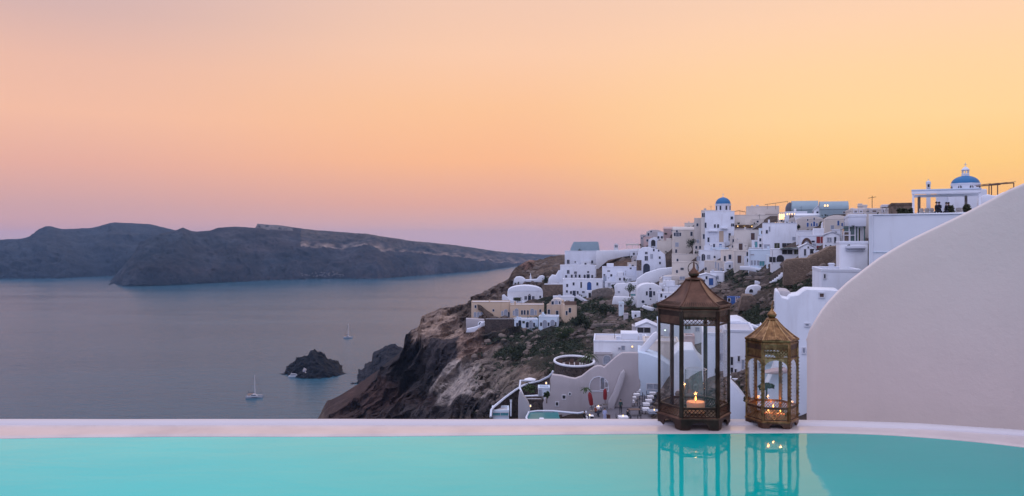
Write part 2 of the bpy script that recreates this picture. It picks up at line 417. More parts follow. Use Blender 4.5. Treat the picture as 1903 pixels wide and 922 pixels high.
# --- far islands
def farcols(lst): return Tcols([(a, sorted(b)) for a, b in lst])
def Dw(py): return (CZ-SEA)*F/(py-HY)
def colfar(px, py, p):
    k = fbm(Vector((p.x*.002, p.y*.001, p.z*.02)), 1.0, 4)
    c = Vector((.026,.036,.050)).lerp(Vector((.050,.044,.050)), max(0, min(1, .5+k)))
    c *= 1 + .55*noise.noise(Vector((p.x*.001, 3, p.z*.045+noise.noise(p*.003)*1.5)))
    c *= .75 + .6*abs(noise.noise(Vector((p.x*.012, p.y*.006, p.z*.002))))*2
    rt = interp(FR2, px)
    band = rt + interp([(300,30),(590,34),(680,22),(760,22),(860,22),(1000,14)], px) + noise.noise(Vector((px*.05, 1, 1)))*5
    d = (py - band)
    if px > 560 and -14 < d < 1 and py > rt+4:
        k2 = max(0, noise.noise(Vector((px*.09, py*.22, 4)))+.45)*(1+d/14)
        c = c.lerp(Vector((.30,.245,.215)), min(1, k2*1.3))
    elif px > 560 and d <= -14: c = c.lerp(Vector((.13,.11,.09)), .6)
    if 478 < px < 545 and py < rt+9 and noise.noise(Vector((px*.13, py*.3, 8))) > -.25: c = c.lerp(Vector((.4,.38,.38)), .35)
    if 560 < px < 640 and 508 < py < 516 and noise.noise(Vector((px*.3, py*.8, 2))) > .15: c = Vector((.2,.19,.19))
    return c
FR2 = [(200,531),(206,522),(226,502),(246,476),(258,455),(275,443),(300,434),(325,429),(340,423),(355,429),(365,430),(390,428),(405,423),(440,421),(475,423),(478,415.5),(520,419),(590,428),(680,434),(760,447),(850,456),(930,468),(1000,473.5),(1040,475),(1100,478)]
WL2 = [(200,531),(212,527),(230,532),(300,531),(400,526),(500,521),(600,518),(700,518.5),(760,514),(900,503),(960,495),(1035,482),(1100,480)]
def Tfar2(px, py):
    w = interp(WL2, px); r = interp(FR2, px); Dn = Dw(w); u = max(0, min(1, (w-py)/max(1, w-r)))
    return Dn + (60*u + 520*u*u*u)*min(1, Dn/3000*1.0)
relief('far_island', 'long sloping caldera island across the water', M['farrock'], FR2, Tfar2, lambda px: interp(WL2, px)+1.2, 201, 1100, 2.2, 60, lambda px, py: interp([(200,2),(260,11),(800,10),(1000,5),(1100,3)], px), colfar, back=((300,.2),(900,.9)), rz=5)
FR1 = [(-500,462),(-200,452),(0,446),(40,443),(60,437),(72,426),(85,421),(95,421),(115,426),(170,424),(195,417),(210,413),(280,417),(325,428),(380,441),(460,455)]
WL1 = [(-500,518),(0,518),(40,519),(120,517),(200,513),(460,511)]
def Tfar1(px, py):
    w = interp(WL1, px); r = interp(FR1, px); Dn = Dw(w); u = max(0, min(1, (w-py)/(w-r)))
    return Dn + 100*u + 700*u*u*u
relief('far_island_ridge', 'left part of the far island with its flat summit', M['farrock'], FR1, Tfar1, lambda px: interp(WL1, px)+1.2, -500, 460, 2.6, 56, lambda px, py: 12, lambda px, py, p: Vector((.022,.034,.052)).lerp(Vector((.036,.044,.058)), .5+.5*noise.noise(p*.008)), back=((400,.2),(1100,.9)), rz=15)
# --- islet and coast rock
IR = [(517,692),(522,689.5),(528,688.5),(539,679),(549,670),(550.5,663),(555,664),(572,661),(577,652),(584,650.5),(592,653),(604,659),(606,665),(619,670.5),(629,672.5),(632,683),(640,686),(648,690)]
IW = [(517,693.5),(535,699),(560,703),(600,704),(625,700),(638,696),(648,692)]
def Tisl(px, py):
    w = interp(IW, px); r = interp(IR, px); Dn = Dw(w); u = max(0, min(1, (w-py)/max(.6, w-r)))
    return Dn + 22*u + 18*u*u
DK = (.008,.009,.012)
tag(relief('rock_islet', 'dark rocky islet rising from the sea', M['rock'], IR, Tisl, lambda px: interp(IW, px)+.8, 517, 648, .8, 52, lambda px, py: interp([(517,.15),(535,2.0),(570,2.6),(625,2.2),(648,.15)], px), lambda px, py, p: Vector(DK)*(1+.5*noise.noise(p*.1)), back=((14,.5),(40,1.1)), rz=25), kind='structure')
CR = [(646,706),(648,703),(655,696),(663,698.5),(665,694),(677,691),(677.5,684),(691,674),(692.5,657),(700,652),(722,641),(730,639),(741,644),(760,650),(800,655)]
CW = [(646,709),(655,715),(673,721),(720,726),(800,730)]
def Tcr(px, py):
    w = interp(CW, px); r = interp(CR, px); Dn = Dw(w); u = max(0, min(1, (w-py)/max(.6, w-r)))
    return Dn + 40*u + 30*u*u
relief('coast_rock', 'dark lava rocks at the foot of the headland', M['rock'], CR, Tcr, lambda px: interp(CW, px)+.8, 646, 800, 1.1, 50, lambda px, py: interp([(646,.3),(660,2),(800,2.6)], px), lambda px, py, p: Vector((.020,.021,.027))*(1+.4*noise.noise(p*.1)), back=((20,.4),(60,1.1)), rz=35)
# ------------------------------------------------------------------ village
def wpoly(k, w, h):
    if k in 'aDo' :
        r = w/2; pts = [(-r, 0), (r, 0)]; hh = max(h-r, h*.35)
        for i in range(0, 7):
            a = math.pi*i/6; pts.append((r*math.cos(a), hh+(h-hh)*math.sin(a)))
        return pts
    if k == 'r': return [(w/2*math.cos(2*math.pi*i/10), h/2+h/2*math.sin(2*math.pi*i/10)) for i in range(10)]
    return [(-w/2, 0), (w/2, 0), (w/2, h), (-w/2, h)]
def opening(root, k, x, z, w, h, colr, yf=0, s=.2):
    """x,z = bottom centre in the house's own frame, metres"""
    w *= 1.14; h *= 1.08; pts = wpoly(k, w, h)
    fr = max(.09, min(.22, s*.5)); cx, cz = 0, h/2
    def off(p, d):
        vx, vz = p[0]-cx, p[1]-cz
        return (cx + vx*(1+2*d/w), cz + vz*(1+2*d/h))
    out = [off(p, fr) for p in pts]; n = len(pts)
    mb = MB(); vs = [(x+a, yf-.07, z+b_) for a, b_ in pts] + [(x+a, yf-.07, z+b_) for a, b_ in out] + [(x+a, yf+.04, z+b_) for a, b_ in pts] + [(x+a, yf+.04, z+b_) for a, b_ in out]
    fs = []
    for i in range(n):
        j = (i+1) % n
        fs += [(i, j, n+j, n+i), (n+i, n+j, 3*n+j, 3*n+i), (i, 2*n+i, 2*n+j, j)]
    mb.add(vs, fs)
    door = k in 'dD'
    f = mb.build('door' if door else ('archway' if k == 'o' else 'window'), M['frame'] if k != 'o' else M['whiteish'], root)
    mb = MB(); mb.prism([(x+a, z+b_) for a, b_ in pts], yf-.015, yf+.03)
    mb.build('door_leaf' if door else ('recess' if k == 'o' else 'pane'), M[colr], f)
    if k in 'wa' and w > .9 and s < .3:
        mb = MB(); mb.box(x-.03, yf-.045, z, x+.03, yf-.016, z+h*.95); mb.build('mullion', M['frame'], f)
M['whiteish'] = M['white']
BASES = []
def house(label, x0, y0, x1, y1, roof='flat', mat='white', wins='', D=None, dep=6, sink=5, cat='house', group=None, poly=None, name=None, ah=None, yaw=None, roofmat=None, dz=0, extra=None, bev=.16):
    pc = (x0+x1)/2
    if D is None: D = T(pc, y1) - .8 + dz
    s = D/F; w = (x1-x0)*s; h = (y1-y0)*s
    if name is None: name = {'white':'white_house','cream':'cream_house','ochre':'ochre_house'}.get(mat, 'plastered_house') if cat == 'house' else cat.replace(' ', '_')
    if yaw is None: yaw = R(random.uniform(-6, 4)) if (cat == 'house' and not poly and w < 16) else 0
    az = math.atan((pc-CX)/F)
    th = az*.85 - yaw                       # the houses follow the curved rim and face the bay
    kx = 1/(math.cos(th) + math.tan(az)*math.sin(th)); w *= kx
    root = empty(name, (X(pc, D), D, Zp(y1, D)), label, cat, group, -th)
    lx = lambda px: (px-pc)*s*kx
    lz = lambda py: (y1-py)*s
    if cat == 'house': BASES.append((x0, x1, y1, D))
    mm = M[mat]; rm = M[roofmat] if roofmat else mm
    hw = w/2
    if poly:
        pts = [(lx(a), lz(b_)) for a, b_ in poly]
        mb = MB(); mb.prism(pts, 0, dep); mb.build('wall', mm, root, bevel=min(bev, .12), seg=2)
    elif roof == 'flat':
        mb = MB(); mb.box(-hw, 0, -sink, hw, dep, h-.25); mb.build('wall', mm, root, bevel=.1, seg=2)
        mb = MB(); pw = .22
        o_ = [(-hw-.03,-.03),(hw+.03,-.03),(hw+.03,dep+.03),(-hw-.03,dep+.03)]; i_ = [(-hw+pw,pw),(hw-pw,pw),(hw-pw,dep-pw),(-hw+pw,dep-pw)]
        vs = [(a,b_,h-.3) for a,b_ in o_]+[(a,b_,h) for a,b_ in o_]+[(a,b_,h) for a,b_ in i_]+[(a,b_,h-.24) for a,b_ in i_]
        fs = []
        for i in range(4):
            j = (i+1) % 4; fs += [(i,j,4+j,4+i),(4+i,4+j,8+j,8+i),(8+i,8+j,12+j,12+i)]
        mb.add(vs, fs); mb.build('parapet', mm, root, bevel=.04, seg=1)
        mb = MB(); mb.box(-hw+pw, pw, h-.32, hw-pw, dep-pw, h-.235); mb.build('roof', M['roof'], root)
    elif roof == 'vault':
        a_ = (ah or (y1-y0)*.35)*s; hs = h-a_
        mb = MB(); mb.box(-hw, 0, -sink, hw, dep, hs); mb.build('wall', mm, root, bevel=.1, seg=1)
        pts = [(-hw, hs-.002)]+[(-hw*math.cos(math.pi*i/14), hs+a_*math.sin(math.pi*i/14)) for i in range(1, 14)]+[(hw, hs-.002)]
        mb = MB(); mb.prism([(a*1.0, b_) for a, b_ in pts], .003, dep); mb.build('vaulted_roof', rm, root, bevel=.12, seg=2)
    elif roof == 'vaultx':
        a_ = (ah or (y1-y0)*.4)*s; hs = h-a_
        mb = MB(); mb.box(-hw, 0, -sink, hw, dep, hs); mb.build('wall', mm, root, bevel=.1, seg=1)
        n = 12; mb = MB()
        pr = [(dep/2-(dep/2+.08)*math.cos(math.pi*i/n), hs+a_*math.sin(math.pi*i/n)) for i in range(n+1)]
        vs = [(-hw-.05, y, z) for y, z in pr]+[(hw+.05, y, z) for y, z in pr]; k = n+1
        mb.add(vs, [(i, k+i, k+i+1, i+1) for i in range(n)]+[tuple(range(n, -1, -1)), tuple(range(k, 2*k)), (0, n, k+n, k)])
        mb.build('vaulted_roof', rm, root, bevel=.06, seg=1)
    elif roof == 'gable':
        a_ = (ah or (y1-y0)*.3)*s; hs = h-a_
        mb = MB(); mb.prism([(-hw,-sink),(hw,-sink),(hw,hs),(0,h),(-hw,hs)], 0, dep); mb.build('wall', mm, root, bevel=.1, seg=2)
        mb = MB()
        for sg in (-1, 1):
            e = .25
            mb.add([(sg*(hw+e), -.12, hs-.05), (sg*(hw+e), dep+.1, hs-.05), (0, dep+.1, h+.04), (0, -.12, h+.04), (sg*(hw+e), -.12, hs+.12), (sg*(hw+e), dep+.1, hs+.12), (0, dep+.1, h+.22), (0, -.12, h+.22)],
                   [(0,1,2,3),(4,7,6,5),(0,3,7,4),(1,5,6,2),(0,4,5,1)])
        mb.build('roof', rm, root)
    elif roof == 'round':        # cave house with rounded shoulders
        r_ = min(hw*.9, h*.55); pts = [(-hw,-sink),(hw,-sink)]
        for i in range(9): a = math.pi/2*i/8; pts.append((hw-r_+r_*math.cos(a), h-r_*.6+r_*.6*math.sin(a)))
        for i in range(9): a = math.pi/2+math.pi/2*i/8; pts.append((-hw+r_+r_*math.cos(a), h-r_*.6+r_*.6*math.sin(a)))
        mb = MB(); mb.prism(pts, 0, dep); mb.build('wall', mm, root, bevel=.3, seg=2)
    for spec in wins.split(';'):
        q = spec.split()
        if not q: continue
        k, cx, cy, ww, hh = q[0], *map(float, q[1:5])
        colr = q[5] if len(q) > 5 else {'d':'paneblue','D':'paneblue','o':'dark'}.get(k, 'paneblue')
        opening(root, k, lx(cx), lz(cy+hh/2), ww*s, hh*s, colr, s=s)
    if extra: extra(root, lx, lz, s)
    if cat == 'house' and roof == 'flat' and not poly and w > 3.5 and D > 80:
        rq = random.Random(int(x0*7+y0)); hh_ = h if roof == 'flat' else h*.9
        for _ in range(rq.choice((0, 1, 1, 2))):
            cx_ = rq.uniform(-hw*.8, hw*.8); cy_ = rq.uniform(.6, dep*.6); a_ = rq.uniform(.22, .4)
            mb = MB(); mb.box(cx_-a_, cy_-a_, hh_-.4, cx_+a_, cy_+a_, hh_+rq.uniform(.5, 1.1)); mb.box(cx_-a_*1.3, cy_-a_*1.3, hh_+.35, cx_+a_*1.3, cy_+a_*1.3, hh_+.45); mb.build('chimney', mm, root, bevel=.03, seg=1)
        if rq.random() < .35 and w > 5:
            cx_ = rq.uniform(-hw*.6, hw*.6); ww_ = rq.uniform(1.0, 1.8)
            mb = MB(); mb.box(cx_-ww_, dep*.35, hh_-.3, cx_+ww_, dep*.8, hh_+rq.uniform(.8, 1.6)); mb.build('roof_room', mm, root, bevel=.08, seg=1)
        if rq.random() < .5:
            cx_ = rq.uniform(-hw*.7, hw*.7)
            mb = MB(); mb.tube([(cx_, dep*.5, hh_-.3), (cx_, dep*.5, hh_+1.7)], .035, 4); mb.tube([(cx_-.45, dep*.5, hh_+1.4), (cx_+.45, dep*.5, hh_+1.55)], .03, 4); mb.build('aerial', M['metal_dark'], root)
        if rq.random() < .5:
            sd_ = rq.choice((-1, 1))*(hw-.25); mb = MB(); mb.tube([(sd_, -.06, hh_-.4), (sd_, -.06, -.5)], .045, 4); mb.build('drainpipe', M['greyw'], root)
    return root
def chimney(*spots):
    def f(root, lx, lz, s):
        for (px, py, w, h) in spots:
            mb = MB(); c = lx(px); z = lz(py); mb.box(c-w*s/2, 1.0, z-1.0, c+w*s/2, 1.0+w*s, z+h*s); mb.box(c-w*s*.65, .95, z+h*s*.7, c+w*s*.65, 1.05+w*s, z+h*s*.85)
            mb.build('chimney', M['white'], root, bevel=.05, seg=1)
    return f
def ledge(*bars):      # balcony slabs / cornices: x0,x1,y,thick,proj
    def f(root, lx, lz, s):
        for (a, b_, y, th, pr, *mt) in bars:
            mb = MB(); mb.box(lx(a), -pr, lz(y)-th*s, lx(b_), .02, lz(y)); mb.build('balcony', M[mt[0] if mt else 'white'], root, bevel=.04, seg=1)
    return f
H = house
# --- castle-side cluster (left)
H('tallest white house at the seaward end, slate-blue sloped top storey', 1049.5, 466, 1110, 497, 'flat', 'white', 'w 1056 487 4 7;w 1069 487 2 2;w 1100.5 487 3 5', dep=9, yaw=0)
H('slate-blue rooftop room crowning the seaward end of the village', 1064, 449, 1112, 467, mat='teal_roof', poly=[(1060,475),(1116,475),(1112,449.5),(1108,449),(1066,449.5),(1060,462)], D=T(1080,497)+2, dep=6, name='plastered_house')
H('long white house tier with a row of small windows below the slate-blue roof', 1041, 493, 1108, 521, 'flat', 'white', 'w 1056 505.7 4 6;w 1069.5 507 4 4;w 1052 514 3 4;w 1062.6 513.5 3 5;w 1070 513 3 5;w 1077 513.5 3 5;w 1093 505.7 3 3;d 1093 515 5 9;w 1086.5 514 3 5;w 1100.5 514 3 5', dep=8, yaw=0)
H('lowest white house of the seaward cluster, with an arched blue door', 1046, 519, 1121, 551, 'flat', 'white', 'w 1054 531 3 5;w 1066 528 3 5;w 1053.5 542 3 4;d 1067 545.5 5 9;w 1061 544 3 5;w 1073.5 544 3 5;w 1084 543 4 3;D 1095 532 7 14 blue;w 1110 528 3 5;w 1080 530 2.5 10 dark', dep=8, yaw=0)  # narrow dark window in this front stands in for a diagonal stair shadow
H('small dark-doored white stair house at the foot of the seaward cluster', 1090, 541, 1104, 556, 'flat', 'white', 'd 1096 549.5 4 9 dark', dep=4)
H('sweeping white stair wall on the left flank of the seaward cluster', 1019, 505, 1047, 530, mat='white', poly=[(1019,533),(1019,519),(1026,511),(1033,512),(1038,503),(1046,503),(1050,533)], cat='stair wall', dep=5)
H('low domed white cave roof nearest the sea on the brown slope', 955, 514, 977, 527, mat='white', poly=[(953,530),(955,520),(959,515),(966,514),(973,516),(977,520),(980,530)], dep=5)
H('rounded white cave roof beside the dark cypress hedge', 997, 512, 1012, 523, mat='white', poly=[(976,524),(977,520),(997,519),(1003,513),(1008,512),(1012,514),(1013,525)], dep=4)
H('slender white spire above the low cave roofs', 984, 507, 989, 520, mat='white', poly=[(984,522),(984.5,515),(986,507),(987.5,515),(989,522)], cat='spire', dep=1)
H('brown stone terrace wall under the dark cypress hedge', 1009, 530, 1047, 552, 'flat', 'stone_brown', cat='terrace wall', dep=4)
H('bright white vaulted house with a dark door between two windows, above the ochre terrace', 943, 531, 1009, 562, 'vault', 'white', 'd 984 555 5 12;w 977 554 4 6;w 991 554 4 6;w 984 547.5 3 2;w 1004 552 3 4;o 961 556 12 6 leaf', ah=11, dep=9, yaw=0)
H('white garden wall sloping down beside the vaulted white house', 933, 548, 975, 566, mat='white', poly=[(933,567),(933,549),(937,547.5),(946,556),(960,561),(978,562),(978,567)], cat='garden wall', dep=2)
H('long ochre house with arched doors, its left wing crossed by a dark stair', 876, 561, 948, 592, 'flat', 'ochre', 'w 883.6 570 3 5;D 883 585 4 9 shutter;D 889 585 4 9 shutter;D 895 585 4 8 shutter;w 917 577 3 4;D 933.5 583 3 8 shutter;D 940 583 6 14 shutter;D 945.5 585 4 9', dep=8, yaw=0,
  extra=lambda r,lx,lz,s: None)
H('right wing of the ochre terrace houses with grey-blue arched shutters', 948, 566, 1011, 592, 'flat', 'ochre', 'D 955 582 3 8 shutter;D 960 581 6 13 shutter;D 970 581 3 8;D 975 581 3 8;D 981 581 3 8;D 989 580 6 11 shutter;D 995.5 581 3 8 shutter;w 1004 578 3 5', dep=7, yaw=0)
H('brown diagonal stair climbing the front of the left ochre wing', 886, 566, 921, 592, mat='stone_brown', poly=[(887,566),(893,567),(905,577),(916,584),(921,592),(900,592),(899,584),(893,577),(889,576)], cat='staircase', D=T(912,592)-1.6, dep=.8)
H('ochre house with a small arched pediment and a rounded front', 1016, 566, 1050, 594, 'flat', 'ochre', 'w 1020 580 4 8;w 1035.5 582 4 8;w 1027 563.5 4 6', dep=8, yaw=R(-8))
H('arched cream attic storey above the rounded ochre house', 1024, 555, 1044, 569, 'vault', 'cream', 'D 1034 563 5 8 shutter;w 1027.5 563 2.5 5;w 1040 563 2.5 5', ah=5, D=T(1034,594)+1, dep=6)
H('right-hand cream bay of the rounded ochre house under a brown screen', 1049, 567, 1072, 597, 'flat', 'ochre', 'w 1059 577 4 8;w 1053 582 3 7', dep=8, yaw=R(8))
H('brown reed screen on the roof terrace of the rounded ochre house', 1049, 560, 1071, 568, 'flat', 'wood', cat='screen', D=T(1060,597)-.5, dep=.4, sink=0)
H('white roof slab behind the brown reed screen', 1028, 551, 1067, 560, 'flat', 'white', D=T(1047,575)+2, dep=5)
H('bluish white cottage with two arched doors, left of the pair below the ochre houses', 956, 593.5, 1000, 613, 'flat', 'bluewhite', 'w 961 604 3 7;D 966 602 5 12;w 973 599 4 4 leaf;D 980 604 5 10;D 986.5 603 6 13 shutter;w 992.5 604 3 7;w 986 598 2 3', dep=6, yaw=R(3))
H('bluish white cottage with two wide arches, right of the pair below the ochre houses', 1001, 588, 1037.5, 611, 'flat', 'bluewhite', 'D 1012.5 603 7 14 shutter;D 1027 602 7 13 shutter;w 1005.5 603 3 6;w 1019.5 603 3 6;w 1032.5 602 3 6', dep=6, yaw=R(-4))
H('dark brown stone retaining wall below the ochre houses', 901, 593, 957, 618, 'flat', 'stone_dark', cat='retaining wall', dep=4, yaw=0)
H('grey rendered retaining wall left of the arched gateway', 866, 592, 900, 612, mat='greyw', poly=[(866,614),(866,592),(900,594),(902,614)], cat='retaining wall', dep=3)
H('little white arched gateway on the cliff edge', 888, 598, 901, 610, 'vault', 'white', 'o 893 604.5 6 10 dark', ah=5, dep=2, cat='gateway', D=T(895,610)-1.5)
H('white steps curling down from the cliff-edge gateway', 868, 606, 900, 618, mat='white', poly=[(866,618),(868,611),(880,609),(890,606),(894,600),(901,598),(899,606),(890,614),(884,618)], cat='steps', dep=2, D=T(884,618)-2)
H('grey rubble terrace wall under the seaward white houses', 1100, 536, 1139, 553, mat='stone_grey', poly=[(1098,556),(1100,541),(1112,537),(1130,535),(1138,538),(1140,556)], cat='terrace wall', dep=3)
# --- saddle between the castle and the church
H('long pale ramp wall running along the saddle of the ridge', 1110, 462, 1190, 486, mat='white', poly=[(1108,500),(1108,466),(1150,465),(1190,462),(1190,474),(1160,477),(1130,484),(1118,494),(1112,500)], cat='ramp wall', dep=4)
H('tiny white belfry hut on the ridge ramp', 1141, 453, 1149, 465, 'gable', 'white', 'w 1143.5 458 1.5 4;w 1146.5 458 1.5 4', dep=2, ah=3, D=T(1145,480)+3, cat='belfry')
H('flat grey canopy on the ridge beside the stepped grey houses', 1163, 453, 1188, 456, 'flat', 'cream', cat='canopy', D=T(1175,480)+5, sink=0, dep=5, extra=lambda r,lx,lz,s: [ (lambda mb: (mb.box(lx(q)-.12,.4,-2.2,lx(q)+.12,.7,0), mb.build('post', M['cream'], r)))(MB()) for q in (1165,1175,1186)])
H('white flat house with a long dark balcony below the brown ridge slope', 1119, 496, 1183, 527, 'flat', 'white', 'd 1124 520 5 13 shutter;w 1131 504 4 2;w 1123 512 3 4;w 1149 509 3 5;w 1157 509.5 3 5;w 1172 498.5 3 3;w 1136 512 3 4;w 1162 521 3 5', dep=8, yaw=0, extra=ledge((1144,1166,515,4,1.2,'metal_dark')))
H('tall white gable house with one big arch and blue-shaded windows', 1183, 458, 1236, 517, mat='white', poly=[(1183,524),(1183,483),(1187,466),(1194,460),(1207,459),(1224,464),(1236,473),(1238,500),(1238,524)], wins='w 1201 470.5 4 4;w 1201 480.5 5 8;w 1211 477 4 8 shutter;w 1215 465 2.5 4;w 1224 466 2.5 3;d 1187.5 494 8 18 stone_brown;o 1201.5 502 11 21 paneblue;w 1226 479 3 4;w 1226.5 489 3 4', dep=9)
H('small stepped grey-white house at the left end of the upper ridge row', 1190, 436, 1202, 456, 'flat', 'greyw', 'w 1197 441 3 4;w 1193 443 2 4', dep=6)
H('grey vaulted house on the ridge left of the pink house', 1201, 427, 1232, 446, 'vault', 'greyw', 'w 1210 430.5 3 3;w 1205 436 3 5', ah=6, dep=7)
H('pinkish vaulted house in the upper ridge row', 1233, 421, 1257, 436, 'vaultx', 'pink', 'w 1249 429 2 3', ah=5, dep=6)
H('low salmon house tucked behind the arched porch on the ridge', 1196, 440, 1216, 458, 'flat', 'pink', 'w 1203 447 3 4', dep=5)
H('white arched porch with a dark opening on the ridge', 1205, 441, 1228, 462, 'vault', 'white', 'o 1214 452 7 11 dark;w 1223 450 2.5 4', ah=8, dep=5)
H('bright white cube house with two small windows side by side', 1222, 431, 1249, 450, 'flat', 'white', 'w 1223.5 441.5 3 4;w 1230 441.5 3 4;w 1226 446.5 4 2', dep=7, yaw=R(-4))
H('curved cream terrace wall below the bright white cube house', 1221, 447, 1250, 470, 'flat', 'cream', '', dep=7)
H('cream house with arched top and three windows in a row, left of the tree', 1250, 421, 1302, 473, 'vaultx', 'cream', 'w 1258 429.5 3 4;w 1254 436 3 6;w 1259 436 4 7;w 1264 436 3 6;w 1285 435 3.5 7;d 1295 437 4 12;w 1258 455 5 7 shutter;w 1256.5 467 3 6', ah=7, dep=9, yaw=0)
H('flat-topped cream annexe on the shoulder left of the domed church', 1272, 414, 1296, 424, 'flat', 'cream', '', dep=5)
H('cream stair tower squeezed against the domed church', 1290, 405, 1305, 470, 'flat', 'cream', 'w 1296 418 3 5;w 1297 450 3 8 shutter', dep=6, roofmat='brown')
# --- church and centre
def churchdome(root, lx, lz, s):
    cx = lx(1344.5); zb = lz(392)
    mb = MB(); mb.lathe([(2.65,-.8),(2.65,2.15),(2.85,2.2),(2.85,2.5),(2.55,2.52)], 16, c=(cx, 3.1, zb)); dr = mb.build('drum', M['white'], root, smooth=False)
    for a in (-60,-22,22,60):
        mb = MB(); q = R(a); mt = Matrix.Translation((cx+2.66*math.sin(q), 3.1-2.66*math.cos(q), zb+.35)) @ Matrix.Rotation(q, 4, 'Z'); mb.box(-.28,-.04,0,.28,.05,1.45,mt); mb.build('drum_window', M['dark'], dr)
    mb = MB(); mb.lathe([(2.6*math.cos(t_*math.pi/24), 2.5+2.35*math.sin(t_*math.pi/24)) for t_ in range(12)]+[(.12,4.86)], 24, c=(cx,3.1,zb)); mb.build('dome', M['domeblue'], root, smooth=True)
    mb = MB(); mb.lathe([(.22,4.8),(.22,5.1),(.08,5.2),(.06,5.4)], 8, c=(cx,3.1,zb)); mb.box(cx-.05,3.06,zb+5.3,cx+.05,3.14,zb+6.3); mb.box(cx-.35,3.06,zb+5.85,cx+.35,3.14,zb+5.95); mb.build('cross', M['white'], root)
    ledge((1315,1334,428,2.5,1.0),(1339,1352,423,2.5,1.2))(root, lx, lz, s)
H('tall white church with a blue dome at the top of the village', 1310, 392, 1365, 464, 'flat', 'white', 'w 1311 419 3 9;w 1328.5 420.5 3 6;w 1334.5 420.5 3 6;w 1316.5 446 3 8;d 1340.5 441 7 20 ochre;w 1356 441 3.5 13;w 1360 405.5 4 5;w 1361.5 418.5 5 5;w 1357 446 3 5;r 1320 455 3 3', dep=9, yaw=0, cat='church', name='church', extra=churchdome)
H('cream side wing at the left of the blue-domed church with dark corner windows', 1303, 390.5, 1328, 465, 'flat', 'cream', 'w 1306 400 2.5 7 dark;w 1309.5 400 2.5 7 dark;w 1308 440 3 8', D=T(1337,464)+1.0, dep=8)
H('pale balcony terrace at the foot of the blue-domed church', 1318, 460, 1367, 473, 'flat', 'bluewhite', 'w 1332 467 8 4;w 1356 467 9 4', dep=5)
H('flat cream block on the skyline right of the blue dome', 1387.5, 383, 1448, 404, 'flat', 'cream', '', dep=9, yaw=0, extra=chimney((1408,383,5,2.5),(1398,383,3,1.5)))
H('brown-screened terrace set into the flat cream skyline block', 1422, 398, 1446, 404, 'flat', 'brown', cat='terrace screen', D=T(1418,404)-2.0, dep=.5, sink=0)
H('low cream restaurant roof stretching right of the blue-domed church', 1364, 399, 1447, 417, 'flat', 'cream', '', dep=7, yaw=0)
H('cream wall with a brown door below the restaurant terrace', 1365, 427, 1412, 463, 'flat', 'cream', 'd 1399 440 6 12 brown;r 1370 445 3 3', dep=7, yaw=0)
H('cream house with a dark red door under the church terrace', 1365, 450, 1390, 474, 'flat', 'cream', 'd 1376.5 459 6 11 brown', dep=6)
H('big blank white house wall in the middle of the village', 1418, 414, 1481, 464, 'flat', 'white', 'w 1425 431 3 6;w 1430 426 2 8 shutter;d 1405 455 4 10 teal;w 1425 458 9 6 shutter;w 1444 457 8 9 leaf2;w 1462 456 14 7 dark;w 1478 444 9 6 shutter', dep=9, yaw=0)
H('white annexe with a teal door left of the big blank wall', 1397, 446, 1420, 466, 'flat', 'white', 'd 1405 456 5 12 teal;w 1413 455 3 9 shutter', dep=5)
H('small blue-shaded stair turret above the teal door annexe', 1410, 424, 1424, 450, 'flat', 'bluewhite', 'w 1417 432 4 5 dark;w 1424 434 5 4 shutter', dep=5, dz=-1)
H('white arcade with warm glowing niches on the skyline', 1446.5, 395, 1460, 414, 'flat', 'cream', 'o 1449 403 2.2 10 lamp;o 1453 403 2.2 10 lamp;o 1457 403 2.2 10 lamp;w 1452.5 410 3 4 dark', dep=5, yaw=0)
H('long pale terrace house beside the glowing arcade', 1459, 393, 1500, 415, 'flat', 'white', 'w 1471 403 7 8 stone_brown;o 1463 398 1.6 3 lamp;o 1467 398 1.6 3 lamp;o 1472 398 1.6 3 lamp;o 1477 398 1.6 3 lamp', dep=6, yaw=0)
H('grey ball-shaped dome beside the long blue-grey vault', 1460, 376, 1476, 396, mat='domegrey', cat='dome', poly=[(1460,397),(1460.5,385),(1463,379),(1467.5,375.5),(1472,378),(1475,384),(1476,397)], D=T(1468,402)+3, dep=4, bev=.3)
H('long blue-grey barrel vault on the skyline, left of the two', 1472, 372, 1521, 400, 'vaultx', 'teal_roof', 'w 1513 395 5 3', ah=18, D=T(1496,402)+6, dep=10, yaw=0)
H('shorter blue-grey barrel vault on the skyline, right of the two', 1524, 373, 1577, 402, 'vaultx', 'teal_roof', 'w 1533 382 2 3 lamp;w 1538 382 2 3 lamp;w 1570 395 5 3', ah=16, D=T(1550,402)+4, dep=9, yaw=0)
H('white chapel front with a peaked gable between the two blue-grey vaults', 1513, 383, 1528, 404, 'gable', 'white', 'w 1519 395 3 3', ah=8, D=T(1520,404)+2, dep=4)
H('pale yellow vaulted house with a row of narrow blue windows', 1480, 402, 1531, 428, 'vault', 'cream', 'w 1501 418 3 7 blue;w 1508 418 2 5 blue;w 1513 416.5 3 8 blue;w 1518 418 2 5 blue;w 1501 409 2 3;w 1513 407 2 4', ah=7, dep=8, yaw=0)
H('white vault row stretching behind the pale yellow houses', 1478, 396, 1552, 410, 'vaultx', 'white', '', ah=5, dep=6, yaw=0, dz=3)
H('pale yellow gabled house with blue windows at the right end of the row', 1532, 400, 1577, 432, 'vault', 'cream', 'w 1558 415 3 8 blue;w 1565 418 2.5 6 blue;w 1570 417 2.5 7 blue;w 1570 408 2 4;w 1547 423 5 7 shutter', ah=9, dep=8, yaw=0)
H('long white parapet below the pale yellow houses', 1480, 428, 1540, 440, 'flat', 'white', '', cat='parapet wall', dep=4, yaw=0)
